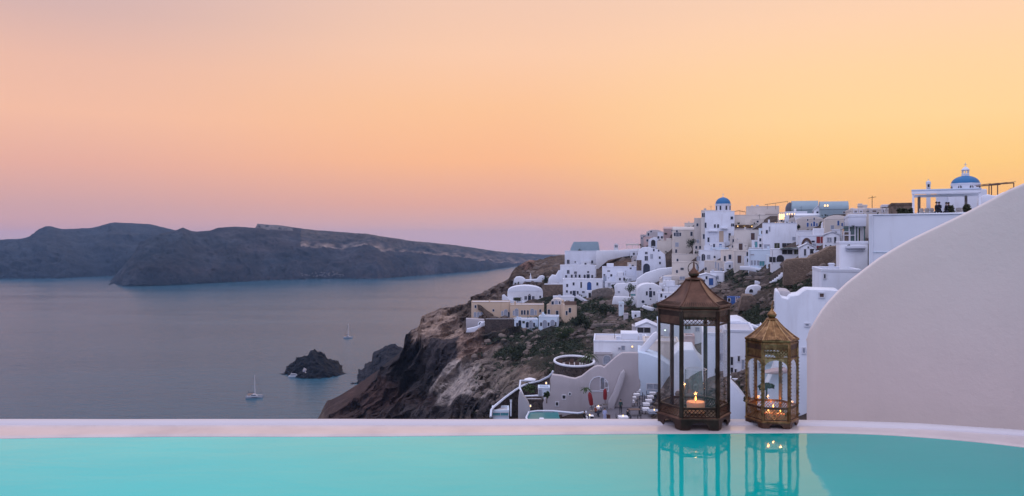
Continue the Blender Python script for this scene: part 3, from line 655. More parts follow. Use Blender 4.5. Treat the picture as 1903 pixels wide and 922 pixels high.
def redarch(root, lx, lz, s):
    mb = MB(); c = lx(1499); z0 = lz(459); pts = []
    for i in range(13):
        a = math.pi*i/12; pts.append((c-9.5*s*math.cos(a), z0+17*s*math.sin(a)))
    for i in range(12, -1, -1):
        a = math.pi*i/12; pts.append((c-5.5*s*math.cos(a), z0+12*s*math.sin(a)))
    vs = [(a, -.25, b_) for a, b_ in pts]+[(a, .05, b_) for a, b_ in pts]; n = len(pts)
    mb.add(vs, [(i, i+1, n-2-i, n-1-i) for i in range(12)]+[(i, n+i, n+(i+1) % n, (i+1) % n) for i in range(n)])
    mb.build('red_arch', M['brown'], root)
H('white house with two big red shutters and a dark red arch', 1486, 437, 1533, 470, 'flat', 'white', 'w 1524.5 445.5 12 13 red;w 1523.5 462 10 9 red;w 1511 449 5 3;w 1513 456 5 5 shutter', dep=7, yaw=0, extra=redarch)
H('small white house with a stepped gable in front of the red shutters', 1487, 453, 1514, 481, 'gable', 'white', 'w 1496 469.5 3 11;w 1509 467.5 6 8 dark;w 1502 460 2 3', ah=7, dep=5, yaw=0, dz=-1.5)
H('white gabled house with one narrow dark window above the brown ruin', 1532, 432, 1561, 459, 'gable', 'white', 'w 1552 446.5 3 10;w 1539 446 2.5 7 shutter;w 1543.5 446 2.5 7 shutter', ah=5, dep=6, yaw=0)
H('white terrace house with an arched window and two stair triangles', 1299, 465, 1346, 488, 'flat', 'white', 'a 1307 479 5.5 12;w 1298 481 5 7 shutter;w 1317 478 5 7 shutter;w 1343.5 481 4 9;w 1328 478 3 4', dep=7, yaw=0)
H('cream house with a square window left of the dark red arched door', 1343, 464, 1370, 495, 'flat', 'cream', 'w 1356.5 478 4.5 8;w 1347 481 3 9 dark;r 1360 498 3 3', dep=7)
H('cream house with a tall dark red door beside a dark stair', 1364, 466, 1393, 499, 'flat', 'cream', 'd 1374 482.5 6 13 brown;w 1389 480 3 20 metal_dark', dep=7)
H('bluish white house with faded blue panels right of the dark red door', 1392, 464, 1434, 498, 'flat', 'bluewhite', 'w 1397 489 3 8 shutter;w 1403 489 3 8 shutter;w 1409 489 3 8 shutter;w 1416 490 8 8 teal;w 1398 473.5 5 1.5 shutter', dep=8, yaw=0)
H('white house with dark arched openings under a glass awning', 1433, 462, 1492, 487, 'flat', 'white', 'w 1435.5 483 10 9 dark;o 1450 481 12 12 dark;w 1463 468 16 9 metal_dark;w 1481 468 9 9 leaf2', dep=7, yaw=0)
H('sloping grey glass awning over the dark terrace openings', 1450, 459, 1489, 463, mat='glassgreen', poly=[(1450,463),(1450,461.5),(1488,459),(1489,461)], cat='awning', D=T(1462,487)-2.8, dep=2.0)
H('curved white parapet on top of the brown gully', 1375, 495, 1441, 503, mat='white', poly=[(1375,502),(1375,495),(1392,495),(1410,499),(1430,498),(1441,493),(1441,499),(1430,506),(1410,507),(1392,503)], cat='parapet wall', dep=2.5)
H('cream wall house left of the bronze lantern ring', 1249, 472, 1301, 492, 'flat', 'cream', 'w 1259 484 3 5', dep=7, yaw=0)
H('cream house half hidden behind the bronze lantern finial', 1249, 487, 1314, 514, 'flat', 'cream', 'w 1267.5 500 5 4 dark;w 1311 499 3 6;w 1296 500 3 14 shutter;w 1258 505 3 5', dep=7, yaw=0)
H('cream terrace house above the blue-doored cottage', 1310, 485, 1347, 512, 'flat', 'cream', 'w 1330 492 1.8 12 shutter;w 1335 496 1.8 12 shutter;w 1311.5 500 3 5;w 1341 502 4 6 shutter', dep=7, yaw=0)
H('white slab-roofed house behind the blue-doored cottage', 1320, 505, 1346, 526, 'flat', 'white', 'w 1333 516 4 6 shutter', dep=6)
H('small white cottage with a bright blue door beside the lantern roof', 1296, 509, 1330, 537, 'gable', 'white', 'd 1321.5 524 7 12 blue;w 1304 521.5 2.5 4;w 1308.5 522 2.5 4;w 1313 516.5 3 5;w 1301 527 3 5', ah=5, dep=6, yaw=0)
H('cream vaulted cave house with one small window left of the lantern roof', 1226, 512, 1274, 530, 'vault', 'cream', 'w 1268 517 8 5 shutter;w 1240 522 3 4;w 1233.5 517 4 5', ah=9, dep=7, yaw=0)
H('large sloping white roof plane below the tall gable house', 1182, 499, 1252, 527, mat='white', poly=[(1178,532),(1184,519),(1200,508),(1225,500),(1250,497),(1252,514),(1240,527),(1235,532)], wins='w 1227.5 518.5 3 6;w 1233 515 4 5', dep=6)
H('white cave house with rounded shoulders and a dark door between two slits', 1184, 527, 1231, 568, 'round', 'white', 'd 1209 547 5 11;w 1202 545.5 3 7;w 1215.5 545.5 3 7;w 1208.5 537 3 3;r 1195 561 5 5;w 1209 556.5 2 2', dep=7)
H('small white flat-roofed cottage with one slit window, left of the lantern eave', 1220, 544, 1252, 565, 'flat', 'white', 'w 1229 549.5 3 6;w 1237 552 2.5 4', dep=6, yaw=R(-4))
H('plain white terrace block just behind the lantern roof', 1233, 531, 1266, 547, 'flat', 'white', '', dep=6)
H('white courtyard walls around the round-crowned tree', 1141, 526, 1185, 554, mat='white', poly=[(1137,568),(1143,545),(1141,532),(1146,528),(1184,524),(1186,568)], wins='w 1150 543 3 3 shutter;w 1178 548 10 3 teal', cat='courtyard wall', dep=3)
H('long white terrace wall below the courtyard tree', 1137, 552, 1195, 570, mat='white', poly=[(1137,566),(1140,552),(1190,552),(1197,560),(1196,572),(1170,570),(1160,566)], wins='r 1183 562 3 3', cat='terrace wall', dep=3, D=T(1165,568)-3)
H('white rim wall of the small terrace below the cave house', 1193, 569, 1223, 580, mat='white', poly=[(1193,572),(1196,568),(1222,574),(1222,580),(1206,577)], cat='parapet wall', wins='', dep=2)
H('narrow pale blue shed on the scrubby slope', 1150, 562, 1159.5, 584, 'flat', 'bluewhite', 'w 1154 568 3 3 shutter', dep=3, cat='shed')
H('low pale shed half sunk in the scrub', 1159, 583, 1167.5, 595, 'flat', 'greyw', '', dep=3, cat='shed')
# --- gully right of the lantern
H('round white cave shelter in the brown gully', 1386, 530, 1416, 547, mat='white', wins='o 1396 541 6 6 dark', poly=[(1385,549),(1386,541),(1390,534),(1397,531),(1409,530),(1415,533),(1412,541),(1406,549)], dep=3, cat='cave house', name='cave_house')
H('small white pillar stub above the gully cave shelter', 1403, 522, 1413, 531, mat='white', poly=[(1403,532),(1403,522),(1409,523),(1413,525),(1412,532)], dep=2, cat='pillar')
H('white steps climbing the gully towards the brown ruin', 1431, 513, 1456, 526, mat='white', poly=[(1430,527),(1431,524),(1435,524),(1435,521),(1439,521),(1439,518),(1443,518),(1443,515),(1447,515),(1447,511),(1451,511),(1451,507),(1456,507),(1456,513),(1450,519),(1442,524)], dep=1.2, cat='steps')
H('bright blue tarpaulin stand beside the lantern eave', 1352, 552, 1376, 563, 'flat', 'blue', 'w 1355 558 4 6 dark;w 1369 557 3 8 pink', dep=3, cat='market stall', name='market_stall', sink=1)
H('dark flat roof with a white edge behind the blue stand', 1345, 551, 1357, 562, 'flat', 'metal_dark', '', dep=4, cat='shed', name='shed', sink=1, dz=2)
H('brown stone hut in the gully under the cave shelter', 1377, 550, 1407, 574, mat='stone_brown', poly=[(1372,578),(1378,555),(1381,549),(1400,550),(1408,560),(1410,578)], dep=6, cat='hut')
H('brown ruined stone wall of the old castle above the scrub', 1457, 457, 1561, 525, mat='ruin', poly=[(1455,532),(1457,487),(1462,483),(1478,481),(1502,480),(1510,474),(1522,469.5),(1541,458.5),(1561,456),(1562,500),(1540,508),(1524,514),(1520,528)], cat='ruined wall', name='ruined_wall', D=134, dep=6, bev=.3)
H('square white house with a slit window right of the ruin', 1526, 500, 1600, 560, 'flat', 'white', 'w 1532.5 514 2.5 7', D=82, dep=9, yaw=R(4))
H('white house wall under the glazed balcony', 1561, 448, 1613, 560, 'flat', 'white', '', D=88, dep=10, yaw=0, extra=ledge((1570,1608,457,5,.5),(1571,1607,464,2,.3)))
def bay(root, lx, lz, s):
    for q in (1578, 1589, 1600):
        mb = MB(); mb.box(lx(q)-.05, -.15, lz(457), lx(q)+.05, -.03, lz(421)); mb.build('window_post', M['frame'], root)
    mb = MB(); mb.box(lx(1568), -.16, lz(438), lx(1590), -.04, lz(436.5)); mb.build('transom', M['frame'], root)
    for q in range(9):
        mb = MB(); mb.box(lx(1577+q*3.2)-.02, -.4, lz(457), lx(1577+q*3.2)+.02, -.36, lz(449)); mb.build('baluster', M['metal_dark'], root)
H('green-glazed balcony room right of the pale yellow houses', 1568, 420, 1608, 457, 'flat', 'glassgreen', 'w 1599 440 6 30 leaf2;w 1574 442 8 18 stone_brown', D=88.6, dep=8, yaw=0, sink=0, extra=bay)
H('white roof block above the green-glazed balcony room', 1577, 398, 1610, 421, 'flat', 'white', '', D=88, dep=9, yaw=0, sink=0)
H('low cream roof hut on the skyline over the balcony room', 1581, 388, 1610, 399, 'flat', 'cream', 'w 1590 393 4 4;w 1600 393 3 3', D=92, dep=6, sink=1, extra=chimney((1586,388,6,2)))
H('pale rooftops strip left of the brown shed on the skyline', 1588, 387, 1660, 398, 'flat', 'cream', 'w 1612 391 6 5 dark;w 1625 392 6 4 brown;w 1641 392 3 4', D=100, dep=6, yaw=0, sink=3)
H('long brown shed on the skyline left of the white pergola', 1656, 377, 1696, 397, 'flat', 'stone_brown', '', D=90, dep=5, yaw=0, cat='shed', name='shed')
H('thin pale canopy frame left of the brown shed', 1639, 380, 1657, 382, 'flat', 'frame', '', D=95, dep=3, sink=0, cat='canopy', name='canopy', extra=lambda r,lx,lz,s: [(lambda mb: (mb.box(lx(q)-.06,.2,-1.2,lx(q)+.06,.32,0), mb.build('post', M['frame'], r)))(MB()) for q in (1640,1648,1656)])
# big blank wall carrying the roof terrace
def bigwall(root, lx, lz, s):
    mb = MB(); mb.box(lx(1609)-.06, -.10, -8, lx(1615), .02, lz(398)); mb.build('corner_pilaster', M['white'], root, bevel=.03, seg=1)
    mb = MB(); mb.box(lx(1616), -.05, lz(470), lx(1900), .02, lz(468.6)); mb.build('string_course', M['bluewhite'], root)
    mb = MB(); mb.box(lx(1608)-.05, -.06, lz(398.5), lx(1900), .3, lz(396)); mb.build('coping', M['white'], root, bevel=.03, seg=1)
H('large blank lavender-white wall carrying the roof terrace, behind the curved wall', 1609, 397, 1960, 620, mat='white', poly=[(1609,640),(1609,397),(1800,394.5),(1960,392),(1960,640)], D=56, dep=16, cat='house', bev=.05, extra=bigwall)
PD = 60.0
def pergola():
    s = PD/F; root = empty('pergola', (X(1757, PD), PD, Zp(400, PD)), 'white concrete pergola on the roof terrace with people seated under it', 'pergola', None, -R(28))
    kx = 1/(math.cos(R(28))+ (1757-CX)/F*math.sin(R(28)))
    lx = lambda px: (px-1757)*s*kx; lz = lambda py: (400-py)*s
    mb = MB(); mb.box(lx(1693), -.1, lz(359.5), lx(1822.5), .25, lz(353.3)); mb.build('front_beam', M['white'], root, bevel=.03, seg=1)
    mb = MB(); mb.box(lx(1695), 3.6, lz(361.5), lx(1822), 3.9, lz(356)); mb.build('rear_beam', M['white'], root, bevel=.03, seg=1)
    mb = MB(); mb.box(lx(1692.5), -.15, lz(353.3), lx(1823), 4.0, lz(351)); mb.build('roof_slab', M['bluewhite'], root, bevel=.02, seg=1)
    for a, b_, y, mt in ((1694,1698.5,0,'white'),(1817.5,1822,0,'white'),(1702,1708,3.6,'stone_grey'),(1794.5,1800,3.6,'stone_grey')):
        mb = MB(); mb.box(lx(a), y, -.3, lx(b_), y+.25, lz(359)); mb.build('column', M[mt], root, bevel=.02, seg=1)
    mb = MB(); mb.box(lx(1700), 4.6, -.4, lx(1830), 4.8, lz(389)); mb.build('rear_parapet', M['white'], root, bevel=.05, seg=1)
    for i, (a, b_) in enumerate(((1706,1715),(1716,1726),(1727,1735),(1754,1766),(1777,1790))):
        mb = MB(); mb.box(lx(a), 2.0, -.2, lx(b_), 2.7, lz(391)); mb.box(lx(a), 2.5, lz(391), lx(b_), 2.75, lz(384)); mb.build('bench_cushion', M['cream'], root, bevel=.08, seg=2)
pergola()
def bigchurch():
    D = 104.0; s = D/F; root = empty('church', (X(1795, D), D, Zp(400, D)), 'white church with a wide blue dome and lantern cupola behind the pergola', 'church', None, -R(28))
    kx = 1/(math.cos(R(28))+ (1795-CX)/F*math.sin(R(28)))
    lx = lambda px: (px-1795)*s*kx; lz = lambda py: (400-py)*s; c = lx(1795.5)
    mb = MB(); mb.box(lx(1762), 0, -4, lx(1834), 7, lz(352)); mb.build('wall', M['white'], root, bevel=.15, seg=2)
    mb = MB(); mb.prism([(lx(1740),-4),(lx(1764),-4)]+[(lx(1764)-0*0,lz(362)),]+[(lx(1752)+12*s*math.cos(math.pi*i/8), lz(362)+7*s*math.sin(math.pi*i/8)) for i in range(9)], .5, 6); mb.build('side_vault', M['white'], root, bevel=.1, seg=1)
    r = 26.5*s
    mb = MB(); mb.lathe([(r,lz(352)-.2),(r,lz(341)),(r*1.03,lz(340.5)),(r*1.03,lz(338.5)),(r*.97,lz(338))], 8, a0=R(22.5), c=(c,3.5,0)); dr = mb.build('drum', M['white'], root)
    for a in (-67, -22, 22, 67):
        q = R(a-0); mt = Matrix.Translation((c+r*.955*math.sin(q), 3.5-r*.955*math.cos(q), lz(347.5))) @ Matrix.Rotation(q, 4, 'Z')
        mb = MB(); mb.prism([(-.22,0),(.22,0),(.2,.2),(.1,.32),(-.1,.32),(-.2,.2)], -.06, .05, mt); mb.build('drum_window', M['dark'], dr)
    z0 = lz(339); rd = 24.5*s; hd = 16*s
    mb = MB(); mb.lathe([(rd*math.cos(t_*math.pi/28), z0+hd*math.sin(t_*math.pi/28)) for t_ in range(13)]+[(rd*.09, z0+hd)], 32, c=(c,3.5,0)); mb.build('dome', M['domeblue'], root, smooth=True)
    zl = lz(324.5); mb = MB(); mb.lathe([(.50,zl-.25),(.50,zl+.35),(.42,zl+.4)], 8, a0=R(22.5), c=(c,3.5,0)); cu = mb.build('cupola', M['white'], root)
    for k in range(8):
        a = 2*math.pi*k/8; mb = MB(); mb.lathe([(.07,zl+.38),(.07,zl+.80)], 6, c=(c+.37*math.sin(a),3.5-.37*math.cos(a),0)); mb.build('colonnette', M['white'], cu)
    mb = MB(); mb.lathe([(.48,zl+.78),(.50,zl+.9),(.40,zl+1.0),(.26,zl+1.18),(.1,zl+1.28),(.05,zl+1.35)], 12, c=(c,3.5,0)); mb.build('cupola_cap', M['white'], cu, smooth=True)
    mb = MB(); mb.box(c-.03,3.47,zl+1.3,c+.03,3.53,zl+1.85); mb.box(c-.17,3.47,zl+1.55,c+.17,3.53,zl+1.62); mb.build('cross', M['white'], cu)
bigchurch()
H('small white bell turret standing above the pergola roof', 1722, 338, 1729.5, 362, 'flat', 'white', 'o 1725.7 345 3 6 dark', D=98, dep=.6, yaw=0, cat='bell turret', name='bell_turret', sink=3, extra=lambda r,lx,lz,s: (lambda mb: (mb.lathe([(.25,lz(338)),(.2,lz(336.5)),(.05,lz(335.5))],8,c=(lx(1725.7),.3,0)), mb.box(lx(1725.7)-.02,.28,lz(335.5),lx(1725.7)+.02,.32,lz(332)), mb.box(lx(1725.7)-.12,.28,lz(334),lx(1725.7)+.12,.32,lz(333.5)), mb.build('cap', M['white'], r)))(MB()))
def frame_pergola(label, pts, D, posts, y0, mat='wood', name='pergola', bot=None):
    s = D/F; pc = (pts[0][0]+pts[-1][0])/2; root = empty(name, (X(pc, D), D, Zp(y0, D)), label, 'pergola')
    lx = lambda px: (px-pc)*s; lz = lambda py: (y0-py)*s
    for dy in (0, 2.2):
        mb = MB(); mb.tube([(lx(a), dy, lz(b_)) for a, b_ in pts], .055, 4); mb.build('beam', M[mat], root)
    n = int(abs(lx(pts[-1][0])-lx(pts[0][0]))/.8)
    for i in range(n+1):
        px = pts[0][0]+(pts[-1][0]-pts[0][0])*i/n; mb = MB(); mb.tube([(lx(px), -.3, lz(interp(pts, px))+.1), (lx(px), 2.5, lz(interp(pts, px))+.1)], .025, 4); mb.build('slat', M[mat], root)
    for (px, dy) in posts:
        mb = MB(); mb.tube([(lx(px), dy, -.5), (lx(px), dy, lz(interp(pts, px)))], .05, 6); mb.build('post', M[mat], root)
frame_pergola('thin wooden pergola frame at the right edge of the skyline', [(1838,343.5),(1884,340)], 80, [(1838,0),(1854,0),(1867,2.2),(1884,0)], 366)
frame_pergola('brown wooden pergola on the skyline left of the grey ball dome', [(1425,380),(1464,374.5)], T(1440,404)+3, [(1426,0),(1464,0),(1445,2.2)], 386)
frame_pergola('brown canopy frame right of the blue-domed church', [(1363,394),(1374,391.5),(1387,394)], T(1375,404)+3, [(1364,0),(1375,0),(1386,0)], 402)
H('white roof ridge peeking over the curved wall below the thin pergola', 1824, 361, 1868, 380, mat='white', poly=[(1822,392),(1824,363),(1836,361),(1850,364),(1868,356),(1872,392)], D=75, dep=5)
H('dark brown roof edge at the far right over the curved wall', 1872, 346, 1903, 365, mat='brown', poly=[(1870,368),(1874,351),(1888,347),(1903,345),(1903,368)], D=40, dep=3, cat='roof', name='roof')
# restaurant terrace under the church, with string lights
def rterrace():
    D = T(1390, 428)-1.5; s = D/F; root = empty('restaurant_terrace', (X(1391, D), D, Zp(428, D)), 'covered restaurant terrace with warm lights below the church', 'terrace')
    lx = lambda px: (px-1391)*s; lz = lambda py: (428-py)*s
    mb = MB(); mb.box(lx(1366), 2.4, 0, lx(1417), 2.6, lz(417)); mb.build('rear_wall', M['ochre'], root)
    mb = MB(); mb.box(lx(1366), -.1, lz(418.3), lx(1418), 2.6, lz(416.6)); mb.build('awning', M['cream'], root)
    mb = MB(); mb.box(lx(1366), -.1, -1, lx(1418), .1, lz(424)); mb.build('parapet', M['greyw'], root)
    for i in range(7):
        mb = MB(); mb.tube([(lx(1367+8*i), 0, 0), (lx(1367+8*i), 0, lz(418))], .07, 4); mb.build('post', M['wood'], root)
    for (q, w) in ((1372,.18),(1384,.14),(1399,.34),(1408,.14)):
        mb = MB(); mb.lathe([(w*.3,-w),(w,-w*.3),(w,w*.3),(w*.3,w)], 8, c=(lx(q), .6, lz(420.3))); mb.build('lamp', M['lamp'], root)
rterrace()
s_ = T(1456, 415)/F
root = empty('string_lights', P(1456, 416, T(1456,415)-1.6), 'string of small warm bulbs on the terrace edge right of the cream block', 'string lights')
mb = MB(); mb.tube([((q-1456)*s_, 0, .35+.08*math.sin(q)) for q in range(1441, 1474, 2)], .03, 4); mb.build('cable', M['metal_dark'], root)
for q in range(1441, 1474, 4):
    mb = MB(); mb.lathe([(.06,-.2),(.2,-.05),(.2,.05),(.06,.2)], 6, c=((q-1456)*s_, 0, .2)); mb.build('bulb', M['lamp'], root)

# small stepped houses and walls that fill the slope
H('low white stepped house between the balcony house and the courtyard tree', 1143, 512, 1184, 528, 'flat', 'white', 'w 1152 519 3 4;w 1160 519 3 5;w 1171 520 4 4 shutter', dep=5, yaw=0)
H('small white cube with a grey shutter under the dark balcony', 1124, 524, 1143, 538, 'flat', 'white', 'w 1132 530 4 6 shutter', dep=5)
H('white cottage tucked behind the dark bush left of the lantern eave', 1226, 562, 1262, 584, 'flat', 'white', 'w 1238 570 3 5;w 1249 571 3 5 shutter', dep=5)
H('white terrace house behind the lantern roof with three small windows', 1262, 540, 1300, 566, 'flat', 'white', 'w 1270 549 3 5;w 1280 549 3 5;w 1290 550 3 5', dep=6)
H('little white vaulted room on the terrace left of the dark red arched door', 1346, 486, 1366, 501, 'vault', 'white', 'w 1356 495 3 5', ah=5, dep=5)
H('small cream cube above the restaurant terrace awning', 1398, 407, 1420, 418, 'flat', 'cream', 'w 1408 412 3 3', dep=4)
H('little white house beside the foot of the big blank wall', 1378, 440, 1398, 456, 'flat', 'white', 'w 1386 448 3 5;w 1393 448 2.5 4', dep=4, dz=-1)
H('tiny white rooftop room on the long house tier, castle end', 1080, 486, 1098, 496, 'flat', 'white', 'w 1088 491 3 4', dep=4, dz=-1)
H('grey-white arched shed at the right of the ramp wall', 1174, 476, 1187, 492, 'vault', 'greyw', 'w 1180 486 4 6 dark', ah=5, dep=4)
H('cream stepped parapet left of the tall gable house', 1166, 488, 1186, 500, 'flat', 'cream', 'w 1176 494 3 3', dep=3)
H('white zigzag stair wall between the cave house and the slit-window cottage', 1212, 520, 1238, 546, mat='white', poly=[(1210,548),(1211,536),(1218,536),(1218,531),(1225,531),(1225,526),(1232,526),(1232,521),(1240,521),(1240,530),(1230,538),(1222,548)], cat='stair wall', dep=1.5)
H('low dry-stone terrace wall crossing the scrub below the courtyard', 1100, 600, 1172, 606, mat='stone_grey', poly=[(1098,609),(1100,603),(1130,601),(1172,604),(1172,609),(1130,606)], cat='terrace wall', dep=1)
H('second dry-stone terrace wall lower in the scrub, left of the pavilion', 1090, 618, 1168, 626, mat='stone_grey', poly=[(1088,626),(1092,622),(1130,619),(1166,618),(1166,623),(1130,625)], cat='terrace wall', dep=1)
H('white stair wall descending under the seaward white cluster', 1070, 548, 1098, 566, mat='white', poly=[(1068,552),(1074,549),(1082,553),(1090,558),(1098,560),(1098,565),(1088,563),(1078,558)], cat='stair wall', dep=1.2)
H('pale blue low house at the right foot of the domed church', 1366, 468, 1392, 482, 'flat', 'bluewhite', 'w 1380 474 3 4', dep=4)

H('cream cube house between the church foot and the dark red door', 1356, 438, 1378, 462, 'flat', 'cream', 'w 1363 448 3 6;w 1372 452 3 5;w 1362 458 3 3', dep=5, dz=-.5)
H('white flat band house above the faded blue panels', 1392, 460, 1453, 473, 'flat', 'white', 'w 1402 466 3 4 shutter;w 1418 467 3 5;w 1436 468 4 5 shutter;w 1446 466 3 4', dep=5, yaw=0, dz=.5)
H('blue-railed balcony house under the blue-domed church', 1319, 450, 1347, 466, 'flat', 'white', 'w 1327 457 3 6;w 1339 457 4 6 blue', dep=4, dz=-.8, extra=ledge((1317,1349,461,1.6,.9,'blue')))
H('narrow white house with two stacked windows right of the teal door', 1408, 438, 1420, 466, 'flat', 'white', 'w 1413 446 3 5;w 1413 457 3 6', dep=4, dz=-2)
H('small vaulted white chapel among the pale yellow houses', 1528, 411, 1541, 430, 'vault', 'white', 'd 1534 425 3 7 blue;w 1534 417 2 3', ah=6, dep=5, dz=-1)
H('cream vaulted front at the left end of the pale yellow row', 1466, 404, 1483, 424, 'vault', 'cream', 'w 1472 415 3 5;w 1478 415 2 5', ah=6, dep=5)
H('low white house with a stair under the yellow gabled house', 1546, 426, 1572, 440, 'flat', 'white', 'w 1553 433 3 4;w 1564 432 3 5 shutter', dep=4, dz=-.6)
H('grey dry terrace wall at the top of the brown gully', 1392, 503, 1440, 510, mat='stone_grey', poly=[(1390,512),(1393,504),(1412,507),(1438,502),(1442,507),(1428,511),(1404,513)], cat='terrace wall', dep=1)
H('white cottage above the tall gable house, left of the cream terrace', 1206, 452, 1222, 462, 'flat', 'white', 'w 1213 457 3 3', dep=4, dz=-.5)
H('whitewashed block stepping down left of the cream cave house', 1208, 508, 1228, 522, 'flat', 'white', 'w 1214 514 3 4;w 1221 515 2.5 4', dep=4)

H('small cream house wedged under the cream stair tower', 1288, 452, 1306, 468, 'flat', 'cream', 'w 1294 460 3 5;w 1301 460 3 5', dep=4, dz=-1)
H('tiny white cube on the left shoulder of the tall gable house', 1172, 466, 1184, 478, 'flat', 'white', 'w 1178 472 3 4', dep=3, dz=-1)
H('white step-roofed house below the large sloping roof plane', 1232, 514, 1248, 533, 'flat', 'white', 'w 1238 523 3 5;w 1244 523 2.5 4', dep=4, dz=-1)
H('low white terrace rooms at the left foot of the seaward cluster', 1024, 527, 1046, 540, 'flat', 'white', 'w 1031 534 3 4;w 1039 534 3 4', dep=4, dz=-1)
H('white stepped wall linking the cave roofs to the seaward cluster', 1012, 522, 1030, 532, mat='white', poly=[(1010,533),(1012,527),(1018,527),(1018,524),(1024,524),(1024,521),(1030,521),(1030,533)], cat='garden wall', dep=1.2)
H('small white store house on the scrub right of the two pale sheds', 1174, 580, 1190, 592, 'flat', 'white', 'w 1181 587 3 4', dep=4)
H('white double-arched loggia above the blue-doored cottage', 1346, 470, 1366, 484, 'flat', 'white', 'o 1351 479 5 8 dark;o 1359 479 5 8 dark', dep=4, dz=-1.5)
H('white parapet house left of the bluish panels', 1384, 476, 1396, 494, 'flat', 'white', 'w 1390 484 3 6', dep=4, dz=-1)
H('narrow blue-white house squeezed left of the arched dark openings', 1426, 474, 1436, 494, 'flat', 'bluewhite', 'w 1431 482 3 6', dep=4, dz=-1)
H('white terrace block under the red shutters', 1512, 466, 1532, 480, 'flat', 'white', 'w 1520 472 3 4', dep=3, dz=-1)
# ------------------------------------------------------------------ foreground: pool, ledge, curved wall
M['wallnear'] = plaster('smooth_cream_plaster', (.70,.61,.575), var=.07, scale=.8, rough=.6, amt=.22, stain=(.44,.40,.40), bump=.28, bd=.02)
M['coping'] = plaster('pool_coping', (.56,.54,.58), var=.05, scale=2.0, rough=.5, amt=.15, stain=(.5,.46,.48), bump=.15, bd=.004)
m, t, b = mk('wet_ledge'); M['wet'] = m
g = tn(t, 'ShaderNodeNewGeometry'); n1 = noise_n(t, 3, 5, .6, vec=g.outputs['Position'])
t.links.new(ramp_n(t, n1.outputs[0], [(.3, (.44,.38,.385)), (.5, (.54,.47,.46)), (.7, (.62,.53,.52))]), b.inputs['Base Color'])
b.inputs['Roughness'].default_value = .5; b.inputs['Coat Weight'].default_value = .9; b.inputs['Coat Roughness'].default_value = .22; b.inputs['Coat IOR'].default_value = 1.33
bump_n(t, noise_n(t, 30, 3, .5, vec=g.outputs['Position']).outputs[0], .15, .002, b)
def Dedge(px): return CZ*F/(interp(EDGE, px)-HY)
EDGE = [(-900,835),(-300,819),(0,815.5),(150,813),(350,811.5),(600,812),(900,809.5),(1200,806.3),(1400,805),(1505,804.6),(1600,806),(1700,811.5),(1800,820),(1903,831),(2050,852),(2250,890),(2600,990)]
def smooth_edge(px):
    return sum(Dedge(px+d) for d in (-60,-30,0,30,60))/5
pxs = [-900 + 12.5*i for i in range(281)]
inner = [(X(p, smooth_edge(p)), smooth_edge(p)) for p in pxs]
DB = (CZ-.018)*F/(777.5-HY)
# shelf of the infinity edge
mb = MB(); vs = []; fs = []
prof = [(-.03,-.35),(-.012,-.02),(0,.002),(.012,.0055),(.04,.006),(None,.006)]
n = len(prof)+0
outer_y = lambda x: interp([(-9,DB),(1.05,DB),(1.25,DB-.005),(1.5,DB-.03),(1.86,3.715),(2.26,3.575),(2.52,3.41),(2.82,3.12),(3.12,2.82),(3.6,2.3)], x)
for (x, y) in inner:
    for (dy, z) in prof:
        yy = max(y+.05, outer_y(x)-.085) if dy is None else y+dy
        vs.append((x, yy, z))
k = len(prof)
for i in range(len(inner)-1):
    for j in range(k-1): fs.append((i*k+j, (i+1)*k+j, (i+1)*k+j+1, i*k+j+1))
mb.add(vs, fs); tag(mb.build('pool_ledge', M['wet'], None, True), 'wet plaster infinity edge of the pool', kind='structure')
mb = MB(); sec = [(-.09,-.3),(-.088,.004),(-.080,.013),(-.07,.0175),(-.012,.0175),(-.003,.014),(0,.006),(0,-1.2),(-.02,-1.2)]
vs = []; fs = []; xs = [-6.6 + .05*i for i in range(210)]
for x in xs:
    w = noise.noise(Vector((x*1.3, 0, 0)))*.004
    for (dy, z) in sec: vs.append((x, outer_y(x)+dy+w, z + noise.noise(Vector((x*2, 5, 0)))*.0012))
k = len(sec)
for i in range(len(xs)-1):
    for j in range(k-1): fs.append((i*k+j, (i+1)*k+j, (i+1)*k+j+1, i*k+j+1))
mb.add(vs, fs); tag(mb.build('pool_outer_lip', M['coping'], None, True), 'pale rounded outer lip of the pool edge', kind='structure')
# pool water: milky turquoise body under a clear mirror surface
m, t, b = mk('pool_water'); M['poolwater'] = m
g = tn(t, 'ShaderNodeNewGeometry')
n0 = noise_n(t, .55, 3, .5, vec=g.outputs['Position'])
sx3 = tn(t, 'ShaderNodeSeparateXYZ'); t.links.new(g.outputs['Position'], sx3.inputs[0])      # skylight at left and the wall's shade at right, painted into the colour
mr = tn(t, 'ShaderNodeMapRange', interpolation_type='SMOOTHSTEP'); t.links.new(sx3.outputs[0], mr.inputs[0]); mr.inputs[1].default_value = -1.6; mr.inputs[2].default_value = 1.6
sky_lit = ramp_n(t, n0.outputs[0], [(.3, (.0,.53,.50)), (.7, (.002,.67,.60))]); wall_shade = ramp_n(t, n0.outputs[0], [(.3, (.0,.30,.275)), (.7, (.0,.38,.33))])
t.links.new(mixc(t, mr.outputs[0], sky_lit, wall_shade), b.inputs['Base Color'])
b.inputs['Roughness'].default_value = .015; b.inputs['IOR'].default_value = 1.36
mp = tn(t, 'ShaderNodeMapping'); mp.inputs['Scale'].default_value = (1.0, 2.2, 1); t.links.new(g.outputs['Position'], mp.inputs[0])
n1 = noise_n(t, 2.2, 4, .5, vec=mp.outputs[0], dist=.3); bump_n(t, n1.outputs[0], .22, .010, b)
vs = []; fs = []; wp = [(-.0295,-.20),(-.008,0),(-.2,0),(-.8,0),(-2,0),(-3.4,0),(-6.4,0),(-6.4,-1.3),(-.034,-1.3)]
